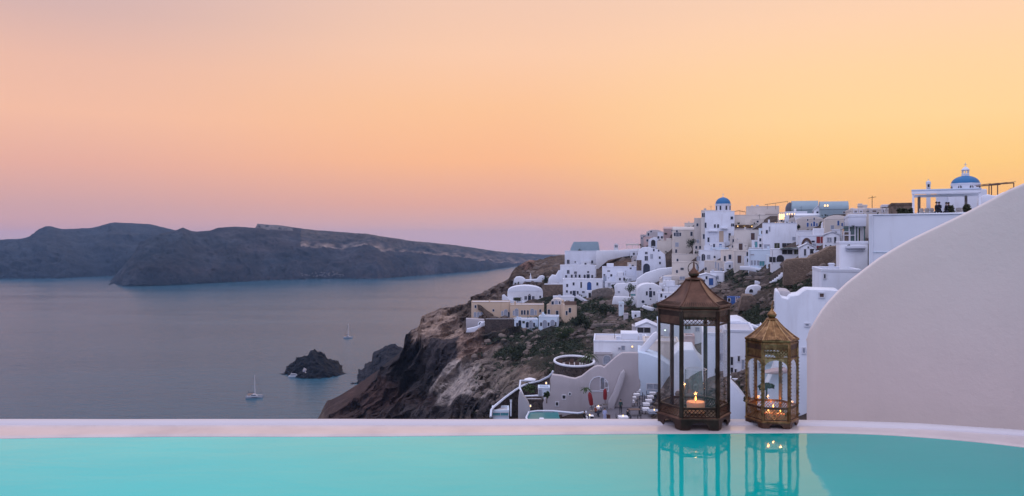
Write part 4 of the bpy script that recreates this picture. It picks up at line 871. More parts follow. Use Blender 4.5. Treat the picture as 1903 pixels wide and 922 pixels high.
wp = [(-.004,0),(-.2,0),(-.8,0),(-2,0),(-4,0),(-6.4,0),(-6.4,-1.4),(-.004,-1.4)]
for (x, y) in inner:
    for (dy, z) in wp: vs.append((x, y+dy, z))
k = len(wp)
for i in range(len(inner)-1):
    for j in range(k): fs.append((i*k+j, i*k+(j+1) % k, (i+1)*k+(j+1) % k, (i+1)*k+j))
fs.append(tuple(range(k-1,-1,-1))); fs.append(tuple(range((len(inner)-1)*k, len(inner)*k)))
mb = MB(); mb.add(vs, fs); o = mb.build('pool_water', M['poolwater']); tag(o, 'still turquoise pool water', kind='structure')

# curved wall
WTOP = [(1505,634),(1506.5,622),(1508.5,613),(1513,602),(1520,589),(1528,576),(1541,560),(1557,542.5),(1573,527),(1590,513.5),(1611,497.5),(1633,480.5),(1670,458),(1696,443.5),(1761,412.5),(1800,393.5),(1852,366),(1878,352),(1903,341.5),(1960,318),(2100,262),(2300,200),(2600,120)]
def Wd(px): return interp([(1503,4.40),(1600,4.42),(1700,4.38),(1800,4.30),(1903,4.2),(2050,4.0),(2300,3.6),(2600,3.2)], px)
def wd(px): return sum(Wd(px+d) for d in (-40,-20,0,20,40))/5
def wtop(px): return sum(interp(WTOP, max(px+d, 1505)) for d in (-3,-1.5,0,1.5,3))/5 if px > 1512 else interp(WTOP, px)
cols_ = [1505,1505.3,1505.7,1506.2,1506.9,1508,1510,1512.5,1515.5,1519,1523] + [1528+6*i for i in range(12)] + [1600+12*i for i in range(84)]
TH = .16; rr_ = .014
vs = []; fs = []
Xl = X(1505, wd(1505))
for px in cols_:
    D = wd(px); x = X(px, D); zt = Zp(wtop(px), D)
    dx = x - Xl; ro = .045; xb = (D+TH)/D
    off = ro - math.sqrt(max(0, ro*ro-(ro-min(dx, ro))**2))
    row = []
    row.append((x, D+off*.2-.05, -.8)); 
    for a in range(5):     # cove at the foot
        q = a/4*math.pi/2; row.append((x, D+off-.04*(1-math.sin(q)), -.30+.055*(1-math.cos(q))))
    for u in (.15,.3,.5,.7,.85): row.append((x, D+off+.006*noise.noise(Vector((x*1.5, u*3, 0))), -.245+(zt-rr_+.245)*u))
    for a in range(5):
        q = a/4*math.pi/2; row.append((x, D+off+rr_*(1-math.cos(q)), zt-rr_+rr_*math.sin(q)))
    for a in range(1, 5):
        q = a/4*math.pi/2; row.append((x*xb+.004, D+TH-off*.6-rr_*(1-math.sin(q)), zt-rr_*(1-math.cos(q))-.01))
    row.append((x*xb+.004, D+TH-off*.6, -.8))
    vs += row; k = len(row)
for i in range(len(cols_)-1):
    for j in range(k-1): fs.append((i*k+j, (i+1)*k+j, (i+1)*k+j+1, i*k+j+1))
mb = MB(); mb.add(vs, fs); o = mb.build('curved_wall', M['wallnear'], None, True)
tag(o, 'big smooth cream plaster wall with a swooping rounded edge beside the pool', 'wall')

# ------------------------------------------------------------------ lanterns
def metal(name, c1, c2, c3, rough=.42, scale=14, met=.75):
    m, t, b = mk(name)
    n1 = noise_n(t, scale, 8, .7); n2 = noise_n(t, scale*4, 6, .7)
    base = ramp_n(t, n1.outputs[0], [(.33, c1), (.5, c2), (.68, c3)])
    t.links.new(base, b.inputs['Base Color']); b.inputs['Metallic'].default_value = met
    t.links.new(ramp_n(t, n2.outputs[0], [(.3, (rough-.12,)*3), (.7, (rough+.2,)*3)]), b.inputs['Roughness'])
    bump_n(t, n2.outputs[0], .3, .002, b)
    return m
M['bronze'] = metal('dark_bronze', (.055,.028,.020), (.115,.060,.042), (.19,.105,.072))
M['bronze_dark'] = metal('blackened_bronze', (.02,.012,.010), (.045,.026,.020), (.08,.05,.04))
M['brass'] = metal('antique_brass', (.06,.028,.015), (.21,.11,.045), (.44,.27,.13), .40, 30)
M['brass_hi'] = metal('rubbed_brass', (.17,.09,.04), (.38,.235,.11), (.58,.41,.23), .36, 30)
m, t, b = mk('lantern_glass'); M['lglass'] = m; t.nodes.remove(b)
tr = tn(t, 'ShaderNodeBsdfTransparent'); tr.inputs[0].default_value = (.985,.985,.98,1)
gl = tn(t, 'ShaderNodeBsdfGlossy'); gl.inputs['Roughness'].default_value = .03
lw = tn(t, 'ShaderNodeLayerWeight'); pw_ = tn(t, 'ShaderNodeMath', operation='POWER'); t.links.new(lw.outputs['Facing'], pw_.inputs[0]); pw_.inputs[1].default_value = 4.0
md = tn(t, 'ShaderNodeMath', operation='MULTIPLY_ADD'); t.links.new(pw_.outputs[0], md.inputs[0]); md.inputs[1].default_value = .6; md.inputs[2].default_value = .035
lw.inputs['Blend'].default_value = .5
ms = tn(t, 'ShaderNodeMixShader'); t.links.new(md.outputs[0], ms.inputs[0]); t.links.new(tr.outputs[0], ms.inputs[1]); t.links.new(gl.outputs[0], ms.inputs[2])
t.links.new(ms.outputs[0], [q for q in t.nodes if q.type == 'OUTPUT_MATERIAL'][0].inputs['Surface'])
m, t, b = mk('candle_wax'); M['wax'] = m
b.inputs['Base Color'].default_value = (.62,.34,.19,1); b.inputs['Subsurface Weight'].default_value = .6; b.inputs['Subsurface Radius'].default_value = (.05,.025,.012); b.inputs['Subsurface Scale'].default_value = .5
b.inputs['Roughness'].default_value = .5
M['flame'] = glow('flame', (1,.42,.08), 6)
def face_m(Rr, i, phi, inset=0, z0=0):
    """local frame of face i of a hexagon: x along the face, -y outwards; returns (matrix, width)"""
    a0, a1 = R(phi+60*i), R(phi+60*(i+1))
    p0 = Vector((Rr*math.sin(a0), -Rr*math.cos(a0), 0)); p1 = Vector((Rr*math.sin(a1), -Rr*math.cos(a1), 0))
    d = (p1-p0); w = d.length; d.normalize(); nrm_ = Vector((d.y, -d.x, 0))
    if nrm_.dot(p0+p1) < 0: nrm_ = -nrm_
    c = (p0+p1)/2
    mt = Matrix(((d.x, -nrm_.x, 0, c.x - nrm_.x*inset), (d.y, -nrm_.y, 0, c.y - nrm_.y*inset), (0,0,1,z0), (0,0,0,1)))
    return mt, w
def lattice(mb, mt, w, z0, z1, nx, th=.0012, yt=.003):
    h = z1-z0; step = w/nx
    def strip(xa, za, xb, zb):
        d = Vector((xb-xa, 0, zb-za)); l = d.length
        if l < 1e-5: return
        nn = Vector((-d.z, 0, d.x))/l*th
        pts = [Vector((xa, -yt/2, za)), Vector((xb, -yt/2, zb))]
        vs = []
        for yy in (-yt/2, yt/2):
            for p in ((xa, za), (xb, zb)):
                for s in (-1, 1): vs.append(mt @ Vector((p[0]+nn.x*s, yy, p[1]+nn.z*s)))
        mb.add(vs, [(0,1,3,2),(4,6,7,5),(0,4,5,1),(2,3,7,6)])
    L0, L1 = -w/2, w/2
    k = int((w+h)/step)+2
    for i in range(-k, k+1):
        for sgn in (1, -1):
            xa = L0 + i*step; xb = xa + sgn*h; za, zb = z0, z1
            if max(xa, xb) <= L0 or min(xa, xb) >= L1: continue
            if sgn == 1:
                if xa < L0: za += (L0-xa); xa = L0
                if xb > L1: zb -= (xb-L1); xb = L1
            else:
                if xa > L1: za += (xa-L1); xa = L1
                if xb < L0: zb -= (L0-xb); xb = L0
            if zb-za > 1e-4: strip(xa, za, xb, zb)
def hexring(mb, prof, phi, n=6): mb.lathe(prof, n, R(phi), cap=False)
PH = 27.5
def lantern(name, label, loc, s):
    PH = s.get('ph', 27.5)
    root = empty(name, loc, label, 'lantern', 'lit candle lanterns on the pool ledge')
    Rr = s['R']; met = s['met']; dk = s['dark']; zf, zb, zp, ze = s['zf'], s['zb'], s['zp'], s['ze']   # foot top, band top, pane top, eave
    # feet skirts with arched cut-outs
    for i in range(6):
        mt, w = face_m(Rr*1.02, i, PH, .002)
        f = w*.17; n = 12; poly = [(-w/2,0),(-w/2+f,0)]
        for q in range(n+1):
            a = math.pi*(1-q/n); poly.append(((w/2-f*1.5)*math.cos(a), zf*.05+zf*.66*max(0,math.sin(a))**.7))
        poly += [(w/2-f,0),(w/2,0),(w/2,zf),(-w/2,zf)]
        mb = MB(); mb.prism(poly, -.003, .003, mt); mb.build('foot_skirt', dk, root, bevel=.0008, seg=1)
    mb = MB(); hexring(mb, [(Rr*1.0,zf-.003),(Rr*1.05,zf-.002),(Rr*1.05,zf+.004),(Rr*1.0,zf+.008)], PH); mb.build('base_moulding', met, root)
    mb = MB(); mb.lathe([(Rr*.98,zf-.002),(Rr*.98,zf+.004)], 6, R(PH)); mb.build('floor_plate', dk, root)
    lz0, lz1 = zf+.012, zb-.008
    for i in range(6):
        mt, w = face_m(Rr, i, PH, .003)
        mb = MB(); mb.box(-w/2,-.002,zf+.004,w/2,.002,lz0,mt); mb.box(-w/2,-.003,lz1,w/2,.003,zb+.002,mt); mb.build('gallery_rail', dk, root)
        mb = MB(); lattice(mb, mt, w*.96, lz0, lz1, s['nx'], s['lt']); mb.build('pierced_gallery', M['brass_hi'] if s.get('scallop') else (dk if i % 2 else met), root)
        # pane
        mb = MB(); mb.box(-w/2+.004,-.001,zb,w/2-.004,.001,zp,mt); mb.build('glass_pane', M['lglass'], root)
        # frieze: solid band over pierced strip
        mt2, w2 = face_m(Rr*1.005, i, PH, .003)
        fz = zp + (ze-zp)*.52
        mb = MB(); mb.box(-w2/2,-.002,fz,w2/2,.002,ze,mt2); mb.box(-w2/2,-.0025,zp-.003,w2/2,.0025,zp+.004,mt2); mb.build('frieze_band', met if i % 2 else dk, root)
        if i in s['fl']:
            mb = MB(); lattice(mb, mt2, w2*.98, zp+.004, fz, s['nx'], s['lt']); mb.build('pierced_frieze', M['brass_hi'] if s.get('scallop') else met, root)
        else:
            mb = MB(); mb.box(-w2/2,-.0018,zp+.004,w2/2,.0018,fz,mt2); mb.build('frieze_plate', met, root)
        if s.get('scallop'):
            n = 10; poly = [(-w/2,zp),(w/2,zp),(w/2,zp-.05)]
            for q in range(n+1):
                a = math.pi*q/n; poly.append(((w/2-.008)*math.cos(a)*(1), zp-.045+.035*math.sin(a)))
            poly.append((-w/2,zp-.05))
            mb = MB(); mb.prism(poly, -.0015, .0015, mt); mb.build('arch_trim', M['brass_hi'], root)
        # post
    for i in range(6):
        a = R(PH+60*i); pw = s['pw']
        mt = Matrix.Translation((Rr*math.sin(a)*.985, -Rr*math.cos(a)*.985, 0)) @ Matrix.Rotation(a, 4, 'Z')
        mb = MB(); mb.box(-pw, -pw*.5, zf, pw, pw*.7, ze, mt); 
        if s.get('scallop'):
            for q in range(14):
                z = zb + (zp-zb)*(q+.5)/14; mb.box(-pw*1.35,-pw*.8,z-.003,pw*1.35,-pw*.3,z+.003,mt)
        mb.build('corner_post', dk if not s.get('scallop') else met, root, bevel=.0008, seg=1)
    mb = MB(); hexring(mb, [(Rr*.96,ze-.012),(Rr*1.035,ze-.010),(Rr*1.035,ze-.004),(Rr*1.0,ze),(Rr*1.05,ze+.004),(Rr*1.055,ze+.012),(Rr*.97,ze+.014)], PH); mb.build('cornice', met, root)
    # roof: six concave petals
    prof = s['roof']
    for i in range(6):
        a0, a1 = R(PH+60*i), R(PH+60*(i+1)); vs = []; nn = 4
        for (r, z) in prof:
            for k in range(nn+1):
                u = k/nn; p = Vector((r*math.sin(a0), -r*math.cos(a0), z)).lerp(Vector((r*math.sin(a1), -r*math.cos(a1), z)), u)
                if s.get('scallop'):
                    p *= 1 ; p.z += .006*math.sin(math.pi*u)*(r/Rr)
                vs.append(p)
        fs = [(j*(nn+1)+k, j*(nn+1)+k+1, (j+1)*(nn+1)+k+1, (j+1)*(nn+1)+k) for j in range(len(prof)-1) for k in range(nn)]
        mb = MB(); mb.add(vs, fs); mb.build('roof_panel', met, root, smooth=True)
        mb = MB(); mb.tube([(r*1.008*math.sin(a0), -r*1.008*math.cos(a0), z+.001) for r, z in prof], s['rib'], 6); mb.build('roof_rib', M['brass_hi'] if s.get('scallop') else met, root, smooth=True)
        if s.get('scallop'):
            am = (a0+a1)/2; cs = math.cos(R(30))
            mb = MB(); mb.tube([(r*cs*math.sin(am), -r*cs*math.cos(am), z+.0065*(r/Rr)) for r, z in prof], s['rib']*.8, 6); mb.build('roof_rib', M['brass_hi'], root, smooth=True)
        # dentil fluting along the lower edge of each petal
        mb = MB()
        (ra, za), (rb, zb_) = prof[0], prof[2]
        nt_ = s['dent']
        for q in range(nt_):
            u = (q+.5)/nt_
            pts = []
            for (r, z) in ((ra*.985, za+.004), (ra*.4+rb*.6, za*.4+zb_*.6+.002)):
                p = Vector((r*math.sin(a0), -r*math.cos(a0), z)).lerp(Vector((r*math.sin(a1), -r*math.cos(a1), z)), .06+.88*u); pts.append(p+Vector((0,0,.001)))
            mb.tube(pts, s['rib']*.45, 4)
        o = mb.build('dentil_fluting', dk, root); 
    rt, zt = prof[-1]
    mb = MB(); mb.lathe([(rt,zt-.004),(rt*1.25,zt),(rt*1.0,zt+.005),(rt*.7,zt+.008)] , 20); mb.build('neck_collar', met, root, smooth=True)
    k = s['fk']
    mb = MB(); mb.lathe([(.008*k,zt+.004),(.014*k,zt+.008*k),(.022*k,zt+.016*k),(.0255*k,zt+.024*k),(.0245*k,zt+.029*k),(.021*k,zt+.031*k),(.020*k,zt+.034*k),(.0145*k,zt+.041*k),(.008*k,zt+.048*k),(.0045*k,zt+.056*k),(.0035*k,zt+.072*k),(.0012*k,zt+.084*k)], 20); mb.build('finial', met, root, smooth=True)
    cz, rad, tilt, off = s['ring']
    mb = MB(); pts = []
    for q in range(28):
        a = 2*math.pi*q/28; pts.append((off + rad*math.cos(a)*math.cos(tilt), rad*math.cos(a)*math.sin(tilt), cz + rad*math.sin(a)))
    mb.tube(pts, s['rr'], 6, closed=True); mb.build('hanging_ring', dk if not s.get('scallop') else met, root, smooth=True)
    return root
Dl = 3.742
big = lantern('lantern', 'tall dark bronze hexagonal lantern with one thick lit candle', (X(1289.5, Dl), Dl, .008), dict(R=.163, met=M['bronze'], dark=M['bronze_dark'], zf=.048, zb=.098, zp=.468, ze=.540, nx=9, lt=.0012, fl=(0,5,3), pw=.0088,
    roof=[(.172,.552),(.150,.562),(.125,.576),(.100,.594),(.078,.614),(.060,.634),(.046,.652),(.034,.668)], rib=.0028, dent=14, fk=1.0, ring=(.706+.012,.027,R(18),-.003), rr=.0018))
Ds = 3.735
small = lantern('lantern', 'smaller antique brass lantern with tealights next to the curved wall', (X(1434.5, Ds), Ds, .008), dict(R=.1165, met=M['brass'], dark=M['bronze'], zf=.026, zb=.092, zp=.316, ze=.385, nx=8, lt=.0011, fl=(0,5,2), pw=.0072, scallop=True,
    roof=[(.121,.394),(.108,.402),(.090,.415),(.071,.431),(.054,.446),(.040,.460),(.029,.473),(.022,.482)], rib=.0026, dent=11, fk=.86, ph=22.5, ring=(.548,.020,R(62),.006), rr=.0016))
def candle(name, label, cat, loc, r, h, flame_h, power, parent_mat=None):
    root = empty(name, loc, label, cat)
    mb = MB(); mb.lathe([(r,0),(r,h-.002),(r*.96,h),(r*.7,h-.003),(r*.2,h-.005)], 28); mb.build('wax', M['wax'] if r > .025 else M['wax'], root, smooth=True)
    mb = MB(); mb.tube([(0,0,h-.006),(0.001,0,h+.006)], .0009, 6); mb.build('wick', M['dark'], root)
    mb = MB(); fh = flame_h
    mb.lathe([(.0006,h+.004),(fh*.16,h+.004+fh*.18),(fh*.19,h+.004+fh*.36),(fh*.13,h+.004+fh*.62),(fh*.05,h+.004+fh*.85),(.0003,h+.004+fh)], 14); mb.build('flame', M['flame'], root, smooth=True)
    ld = bpy.data.lights.new('candle_light', 'POINT'); ld.energy = power; ld.color = (1,.42,.12); ld.shadow_soft_size = .006
    lo = bpy.data.objects.new('candle_light', ld); COL.objects.link(lo); lo.parent = root; lo.location = (0,0,h+.006+fh)
    return root
cb = candle('candle', 'thick cream pillar candle burning in the tall bronze lantern', 'candle', big.location + Vector((.006,-.01,.053)), .041, .050, .021, .12)
mb = MB(); mb.lathe([(.0485,.0),(.0485,.196),(.0495,.199),(.0485,.201),(.0470,.199),(.0468,.004),(.0468,.0)], 40, cap=False)
o = mb.build('glass_cylinder', None, None, smooth=True); o.location = big.location + Vector((.006,-.01,.0525))
m, t, b = mk('hurricane_glass'); b.inputs['Base Color'].default_value = (.97,.98,.98,1); b.inputs['Transmission Weight'].default_value = 1; b.inputs['Roughness'].default_value = 0.02; b.inputs['IOR'].default_value = 1.3
M['hglass'] = M['lglass']; o.data.materials.append(M['hglass'])
tag(o, 'clear glass cylinder around the pillar candle', 'glass cylinder')
mb = MB(); mb.tube([(.0478*math.cos(a*math.pi/20), .0478*math.sin(a*math.pi/20), .201) for a in range(40)], .0012, 6, closed=True)
mb.build('glass_rim', M['frame'], o, smooth=True)
for (px, D, lb) in ((1428, 3.70, 'tealight burning at the left in the small brass lantern'), (1437, 3.79, 'tealight at the back of the small brass lantern, added for a flame reflection in the rear glass'), (1450, 3.68, 'tealight burning at the right in the small brass lantern')):  # back one is added in place of a flame reflected in the rear glass
    c = candle('tealight', lb, 'tealight', Vector((X(px, D), D, .038)), .019, .030, .014, .05)
    c['group'] = 'tealights in the small brass lantern'
# ------------------------------------------------------------------ near village below the pool
H('low white-roofed hotel house with one lit wall lamp above the stone drum terrace', 1103, 633, 1206, 684, 'flat', 'white', 'r 1175 644 2.5 3 lamp;w 1151 648 3 3 shutter;w 1158 647 5 7 shutter;D 1128 669 13 14 shutter', D=135, dep=10, yaw=0, sink=3)
H('grey side wall under the low white-roofed hotel house', 1104, 657, 1138, 686, 'flat', 'greyw', 'D 1128 669 12 15 shutter', D=133.5, dep=2, yaw=0)
def pav(root, lx, lz, s):
    mb = MB(); mb.box(lx(1186), .4, lz(612)-1.0, lx(1208), .5, lz(612)+.4); mb.build('recess', M['dark'], root)
    mb = MB(); mb.box(lx(1183), -1.2, lz(625), lx(1214), -1.0, lz(619)); mb.build('balustrade', M['white'], root, bevel=.04, seg=1)
    mb = MB(); mb.box(lx(1168), -2.5, -2, lx(1208), -.5, lz(626.5)); mb.build('podium', M['white'], root, bevel=.06, seg=1)
H('little white pavilion with a peaked roof and dark opening left of the bronze lantern', 1183, 600, 1221, 628, 'gable', 'white', 'w 1196.5 614 21 9 dark', ah=8, D=150, dep=6, yaw=0, sink=2, extra=pav, cat='pavilion', name='pavilion')
H('grey side wall of the little white pavilion', 1175, 606, 1183, 627, 'flat', 'greyw', 'w 1179 620 5 7 dark', D=150.5, dep=4, yaw=0, sink=1, cat='wall', name='side_wall')
# round stone terrace
def stonedrum():
    D0, zt = 117.0, -16.45; cx = X(1067, D0); rx = 36.5*D0/F; ry = 5.2
    root = empty('round_terrace', (cx, D0, zt-3.5), 'round dark stone terrace with a white rim, chairs and potted palms', 'terrace')
    ring = [(rx*math.cos(2*math.pi*i/48), ry*math.sin(2*math.pi*i/48)) for i in range(48)]
    mb = MB(); mb.add([(a*1.0, b_*1.0, -1) for a, b_ in ring]+[(a, b_, 3.4) for a, b_ in ring], [(i, (i+1) % 48, 48+(i+1) % 48, 48+i) for i in range(48)]); mb.build('stone_drum', M['stone_dark'], root)
    mb = MB(); mb.plan([(a*.98, b_*.98) for a, b_ in ring], 2.4, 2.6); mb.build('floor', M['greyw'], root)
    mb = MB(); mb.tube([(a, b_, 3.5) for a, b_ in ring], .17, 8, closed=True); mb.build('white_rim', M['white'], root, smooth=True)
    for (qx, qy) in ((-2.0,-.5),(-1.1,-1.6),(-.3,.4),(.3,-1.8)):
        mb = MB(); mb.box(qx-.3,qy-.3,2.6,qx+.3,qy+.3,3.05); mb.box(qx-.3,qy+.24,3.05,qx+.3,qy+.3,3.6); mb.build('chair', M['brown'], root, bevel=.04, seg=1)
stonedrum()
H('large undulating warm-grey plaster building mass around the restaurant court', 1010, 655, 1190, 790, mat='masswall', D=105, dep=1.1, bev=.3, yaw=0,
  poly=[(1008,800),(1009,765),(1008,752),(1012,742),(1022,733),(1023,720),(1022,706),(1026,697),(1030,698),(1044,699.5),(1058,703),(1069,704.5),(1081,700),(1092,691),(1103,683),(1110,680),(1118,680.5),(1123,683),(1132,675),(1144,664),(1156,655.5),(1172,655),(1186,655),(1186,685),(1187,700),(1190,714),(1187,724),(1176,731),(1170,800)],
  wins='o 1113 714 30 24 masswall;D 1119.5 713 6 20 shutter;w 1127 715 4 9 shutter;w 1048 739 5 6 dark;r 1059 733 3 5 dark;w 1035 752 4 6 dark')
H('pale swooping stair ramp wall behind the restaurant tables', 1136, 690, 1160, 760, mat='greyw', D=103.5, dep=1.5, bev=.2, cat='ramp wall', poly=[(1130,765),(1130,748),(1138,735),(1146,715),(1153,695),(1160,688),(1163,694),(1158,712),(1150,735),(1143,752),(1141,765)])
H('smooth blue-white wall of the white house just left of the bronze lantern', 1185, 655, 1264, 760, mat='bluewhite', D=112, dep=8, bev=.2, poly=[(1184,770),(1192,716),(1186,700),(1185,655),(1205,659),(1225,666),(1246,680),(1264,692),(1264,770)], wins='w 1214 719 20 9 shutter')
H('diagonal white parapet rising from the blue-white wall to the pavilion', 1187, 619, 1223, 657, mat='white', D=114, dep=1.2, cat='parapet wall', poly=[(1186,657),(1189,650),(1214,620),(1220,617),(1224,621),(1223,628),(1200,655),(1198,660)])
H('cream roof terrace behind the diagonal white parapet', 1196, 634, 1262, 662, 'flat', 'cream', 'w 1212 656 16 4 dark', D=118, dep=6, yaw=0)
H('white house with two cool-lit lamps seen through the left lantern pane', 1222, 596, 1264, 660, 'flat', 'bluewhite', 'r 1236 614 2.5 3 lampcool;r 1236 647 4 3 lampcool;w 1229 628 6 8 shutter;w 1246 624 4 8 shutter', D=128, dep=7, yaw=0)
H('white cubic house with a small dark window behind the tall lantern', 1262, 598, 1318, 660, 'flat', 'white', 'w 1278 609 9 6 leaf2;w 1296 612 6 6 shutter;w 1306 626 4 9 dark', D=132, dep=7, yaw=0)
H('salmon-pink wall panel seen through the front lantern glass', 1272, 624, 1291, 650, 'flat', 'pink', '', D=110, dep=3, yaw=0, cat='wall', name='pink_wall')
H('white house with terraces seen behind the pillar candle', 1250, 649, 1312, 775, mat='white', D=100, dep=8, bev=.2, poly=[(1246,790),(1250,662),(1262,650),(1290,650),(1300,668),(1314,680),(1314,790)], wins='w 1284 708 18 6 shutter;w 1287 722 5 9 dark;w 1297 716 4 12 shutter;w 1268 700 5 9 shutter')
H('plain white wall behind the right half of the tall lantern', 1306, 618, 1362, 780, 'flat', 'white', 'w 1338 664 5 12 shutter;w 1330 690 3 8 dark;r 1318 712 4 3 shutter', D=92, dep=8, yaw=0)
H('rounded white cave roof between the two lanterns', 1340, 596, 1402, 640, mat='white', D=98, dep=8, bev=.4, poly=[(1336,650),(1338,600),(1356,597),(1374,596),(1384,600),(1392,606),(1402,613),(1406,650)])
H('white house front with four narrow dark doors between the two lanterns', 1345, 613, 1402, 708, 'flat', 'white', 'd 1360 672 4 14 dark;d 1360 691 4 13 dark;d 1367 692 3 10 dark;w 1373 667 3 9 dark;w 1381 678 4 16 shutter;w 1387 688 5 10 shutter', D=88, dep=9, yaw=0)
H('thin white steps beside the brown scrub above the brass lantern', 1394, 601, 1413, 614, mat='white', D=99, dep=1.5, cat='steps', poly=[(1394,607),(1397,603),(1412,609),(1414,600),(1417,603),(1414,614),(1404,612)])
H('white gabled parapet wall low between the two lanterns', 1354, 710, 1400, 785, mat='white', D=66, dep=2, cat='parapet wall', poly=[(1354,800),(1354,708),(1362,714),(1372,724),(1382,736),(1390,748),(1396,764),(1400,800)])
H('dark terrace recess with white tables between the lanterns', 1356, 704, 1398, 722, 'flat', 'white', 'w 1364 712 14 2.5 dark;w 1383 714 12 2.5 dark;w 1380 719 14 2 dark', D=84, dep=5, yaw=0, cat='terrace', name='terrace')
H('huge blue-white curving house wall between the brass lantern and the curved wall', 1438, 538, 1560, 790, mat='white', D=60, dep=4, bev=.25, poly=[(1400,800),(1412,745),(1428,712),(1438,690),(1438,610),(1438.6,564),(1440,543),(1444,541),(1449,548),(1452,554),(1464,556.5),(1468,550.5),(1484,548.5),(1492,542),(1499,538),(1560,539),(1560,800)], wins='w 1527 548.5 6 6 brown;w 1500 604 5 3 shutter;w 1494 652 3 8 shutter')
H('grey half-dome recess on top of the huge blue-white house', 1446, 539, 1473, 557, mat='greyw', D=63, dep=4, bev=.3, cat='dome', name='half_dome', poly=[(1444,560),(1446,543),(1452,540),(1466,541),(1474,548),(1476,560)])
H('small brown pitched awning seen through the brass lantern', 1418, 686, 1466, 697, mat='pink', D=59, dep=1.5, cat='awning', name='awning', poly=[(1418,695),(1440,689),(1462,686),(1466,693),(1440,697)])
H('white garden house seen through the brass lantern panes', 1396, 650, 1440, 790, 'flat', 'bluewhite', 'w 1412 680 4 10 shutter;w 1426 672 5 6 shutter', D=72, dep=6, yaw=0)
# terrace floor of the restaurant
FZ = -20.6
M['deck'] = plaster('terrace_paving', (.16,.15,.17), scale=.8, amt=.3, stain=(.08,.08,.09))
mb = MB(); mb.plan([(X(1075,88),88),(X(1275,88),88),(X(1262,116),116),(X(1120,116),116),(X(1085,100),100)], FZ-.4, FZ); tag(mb.build('restaurant_floor', M['deck']), kind='structure')
# lower-left pool terrace
root = empty('plunge_pool', (X(1008, 98), 98, -20.9), 'small teal plunge pool below the plaster building, split by a white pillar', 'pool')
m, t, b = mk('plunge_water'); b.inputs['Base Color'].default_value = (.01,.16,.17,1); b.inputs['Roughness'].default_value = .35; b.inputs['Specular IOR Level'].default_value = .2
sx_ = 98/F
mb = MB(); mb.box((980-1008)*sx_,-3,-.2,(1040-1008)*sx_,3.2,.35); mb.build('water', m, root)
mb = MB(); mb.tube([((980-1008)*sx_,-3,.42),((978-1008)*sx_,0,.42),((984-1008)*sx_,3.0,.42),((1000-1008)*sx_,3.6,.42),((1030-1008)*sx_,3.6,.42),((1050-1008)*sx_,2.6,.5),((1075-1008)*sx_,.5,.8),((1088-1008)*sx_,-1,1.3)], .13, 6); mb.build('white_rim', M['white'], root, smooth=True)
mb = MB(); mb.box((1001-1008)*sx_,-3,-.3,(1010-1008)*sx_,-1.6,.75); mb.build('pillar', M['white'], root, bevel=.1)
H('curved grey side wall of the hedge planter beside the plunge pool', 963, 731, 985, 778, mat='greyw', D=101, dep=1.2, cat='garden wall', poly=[(963,790),(963,745),(965,730),(968,727),(972,735),(980,745),(985,756),(986,790)])
root = empty('hedge_planter', P(983, 738, 108), 'white-rimmed planter filled with a clipped green hedge', 'planter')
sp = 108/F
mb = MB(); mb.tube([((1000-983)*sp,0,.2),((973-983)*sp,0,.1),((966-983)*sp,1.5,1.0),((968-983)*sp,5.5,1.25),((997-983)*sp,5.5,1.25)], .14, 6); mb.build('white_rim', M['white'], root, smooth=True)
mb = MB(); mb.box((968-983)*sp,-.0,-2.5,(1000-983)*sp,.3,.1); mb.build('front_wall', M['stone_dark'], root)
hedge_parent = root
H('thin white upright post at the lower terrace', 948, 743, 951, 760, 'flat', 'white', D=104, dep=.2, cat='post', yaw=0, sink=1)
H('low pale tank roof at the bottom left of the terraces', 914, 762, 946, 778, 'flat', 'bluewhite', 'w 930 770 26 5 teal', D=108, dep=3, yaw=0, cat='tank', name='tank')
H('grey wall behind the plunge pool lit by a small lamp', 976, 742, 1010, 772, 'flat', 'stone_dark', 'r 985.5 754.5 2.4 3 lamp', D=106, dep=2, yaw=0, cat='garden wall')
H('blue-shaded terrace step wall right of the hedge planter', 1000, 720, 1022, 760, 'flat', 'bluewhite', 'r 1015 712 2 3 lamp;w 1004 730 5 14 shutter', D=109, dep=2, yaw=0, cat='garden wall')
root = empty('parapet_line', P(970, 720, 112), 'thin white parapet line descending the dark slope to the lower left', 'parapet wall')
o0 = root.location
mb = MB(); mb.tube([P(px, py, D)-o0 for px, py, D in ((912,775,106),(913,762,107),(919,755,109),(940,738,112),(958,725,114),(973,716,115),(990,711,115),(1004,708,114),(1020,700,112),(1026,694,111),(1028,689,111))], .16, 6); mb.build('coping', M['white'], root, smooth=True)
vs = []; pp = [P(px, py, D)-o0 for px, py, D in ((913,762,107),(919,755,109),(940,738,112),(958,725,114),(973,716,115),(990,711,115),(1004,708,114),(1020,700,112))]
for p in pp: vs += [p+Vector((0,.1,-.1)), p+Vector((0,.1,-4))]
mb = MB(); mb.add(vs, [(2*i,2*i+1,2*i+3,2*i+2) for i in range(len(pp)-1)]); mb.build('dark_wall', M['stone_dark'], root)
def parasol(label, px, py, D, r, h, mat, closed=False, lean=0):
    root = empty('closed_parasol' if closed else 'parasol', P(px, py, D), label, 'parasol', None, 0)
    root.rotation_euler = (0, lean, 0)
    mb = MB(); mb.tube([(0,0,0),(0,0,h)], .035, 6); mb.build('pole', M['metal_dark'], root)
    mb = MB(); mb.box(-.3,-.3,-.02,.3,.3,.08); mb.build('base', M['stone_grey'], root)
    mb = MB()
    if closed: mb.lathe([(.05,h*.30),(r*.8,h*.33),(r*.95,h*.6),(r*.85,h*.88),(r*.5,h*.98),(.03,h*1.03)], 10)
    else: mb.lathe([(r,h*.78),(r*.98,h*.80),(r*.5,h*.92),(.05,h)], 8, cap=False)
    mb.build('canopy', M[mat], root, smooth=closed)
parasol('open white parasol among the rocks above the parapet line', 985, 716, 116, .9, 1.1, 'fabric_white')
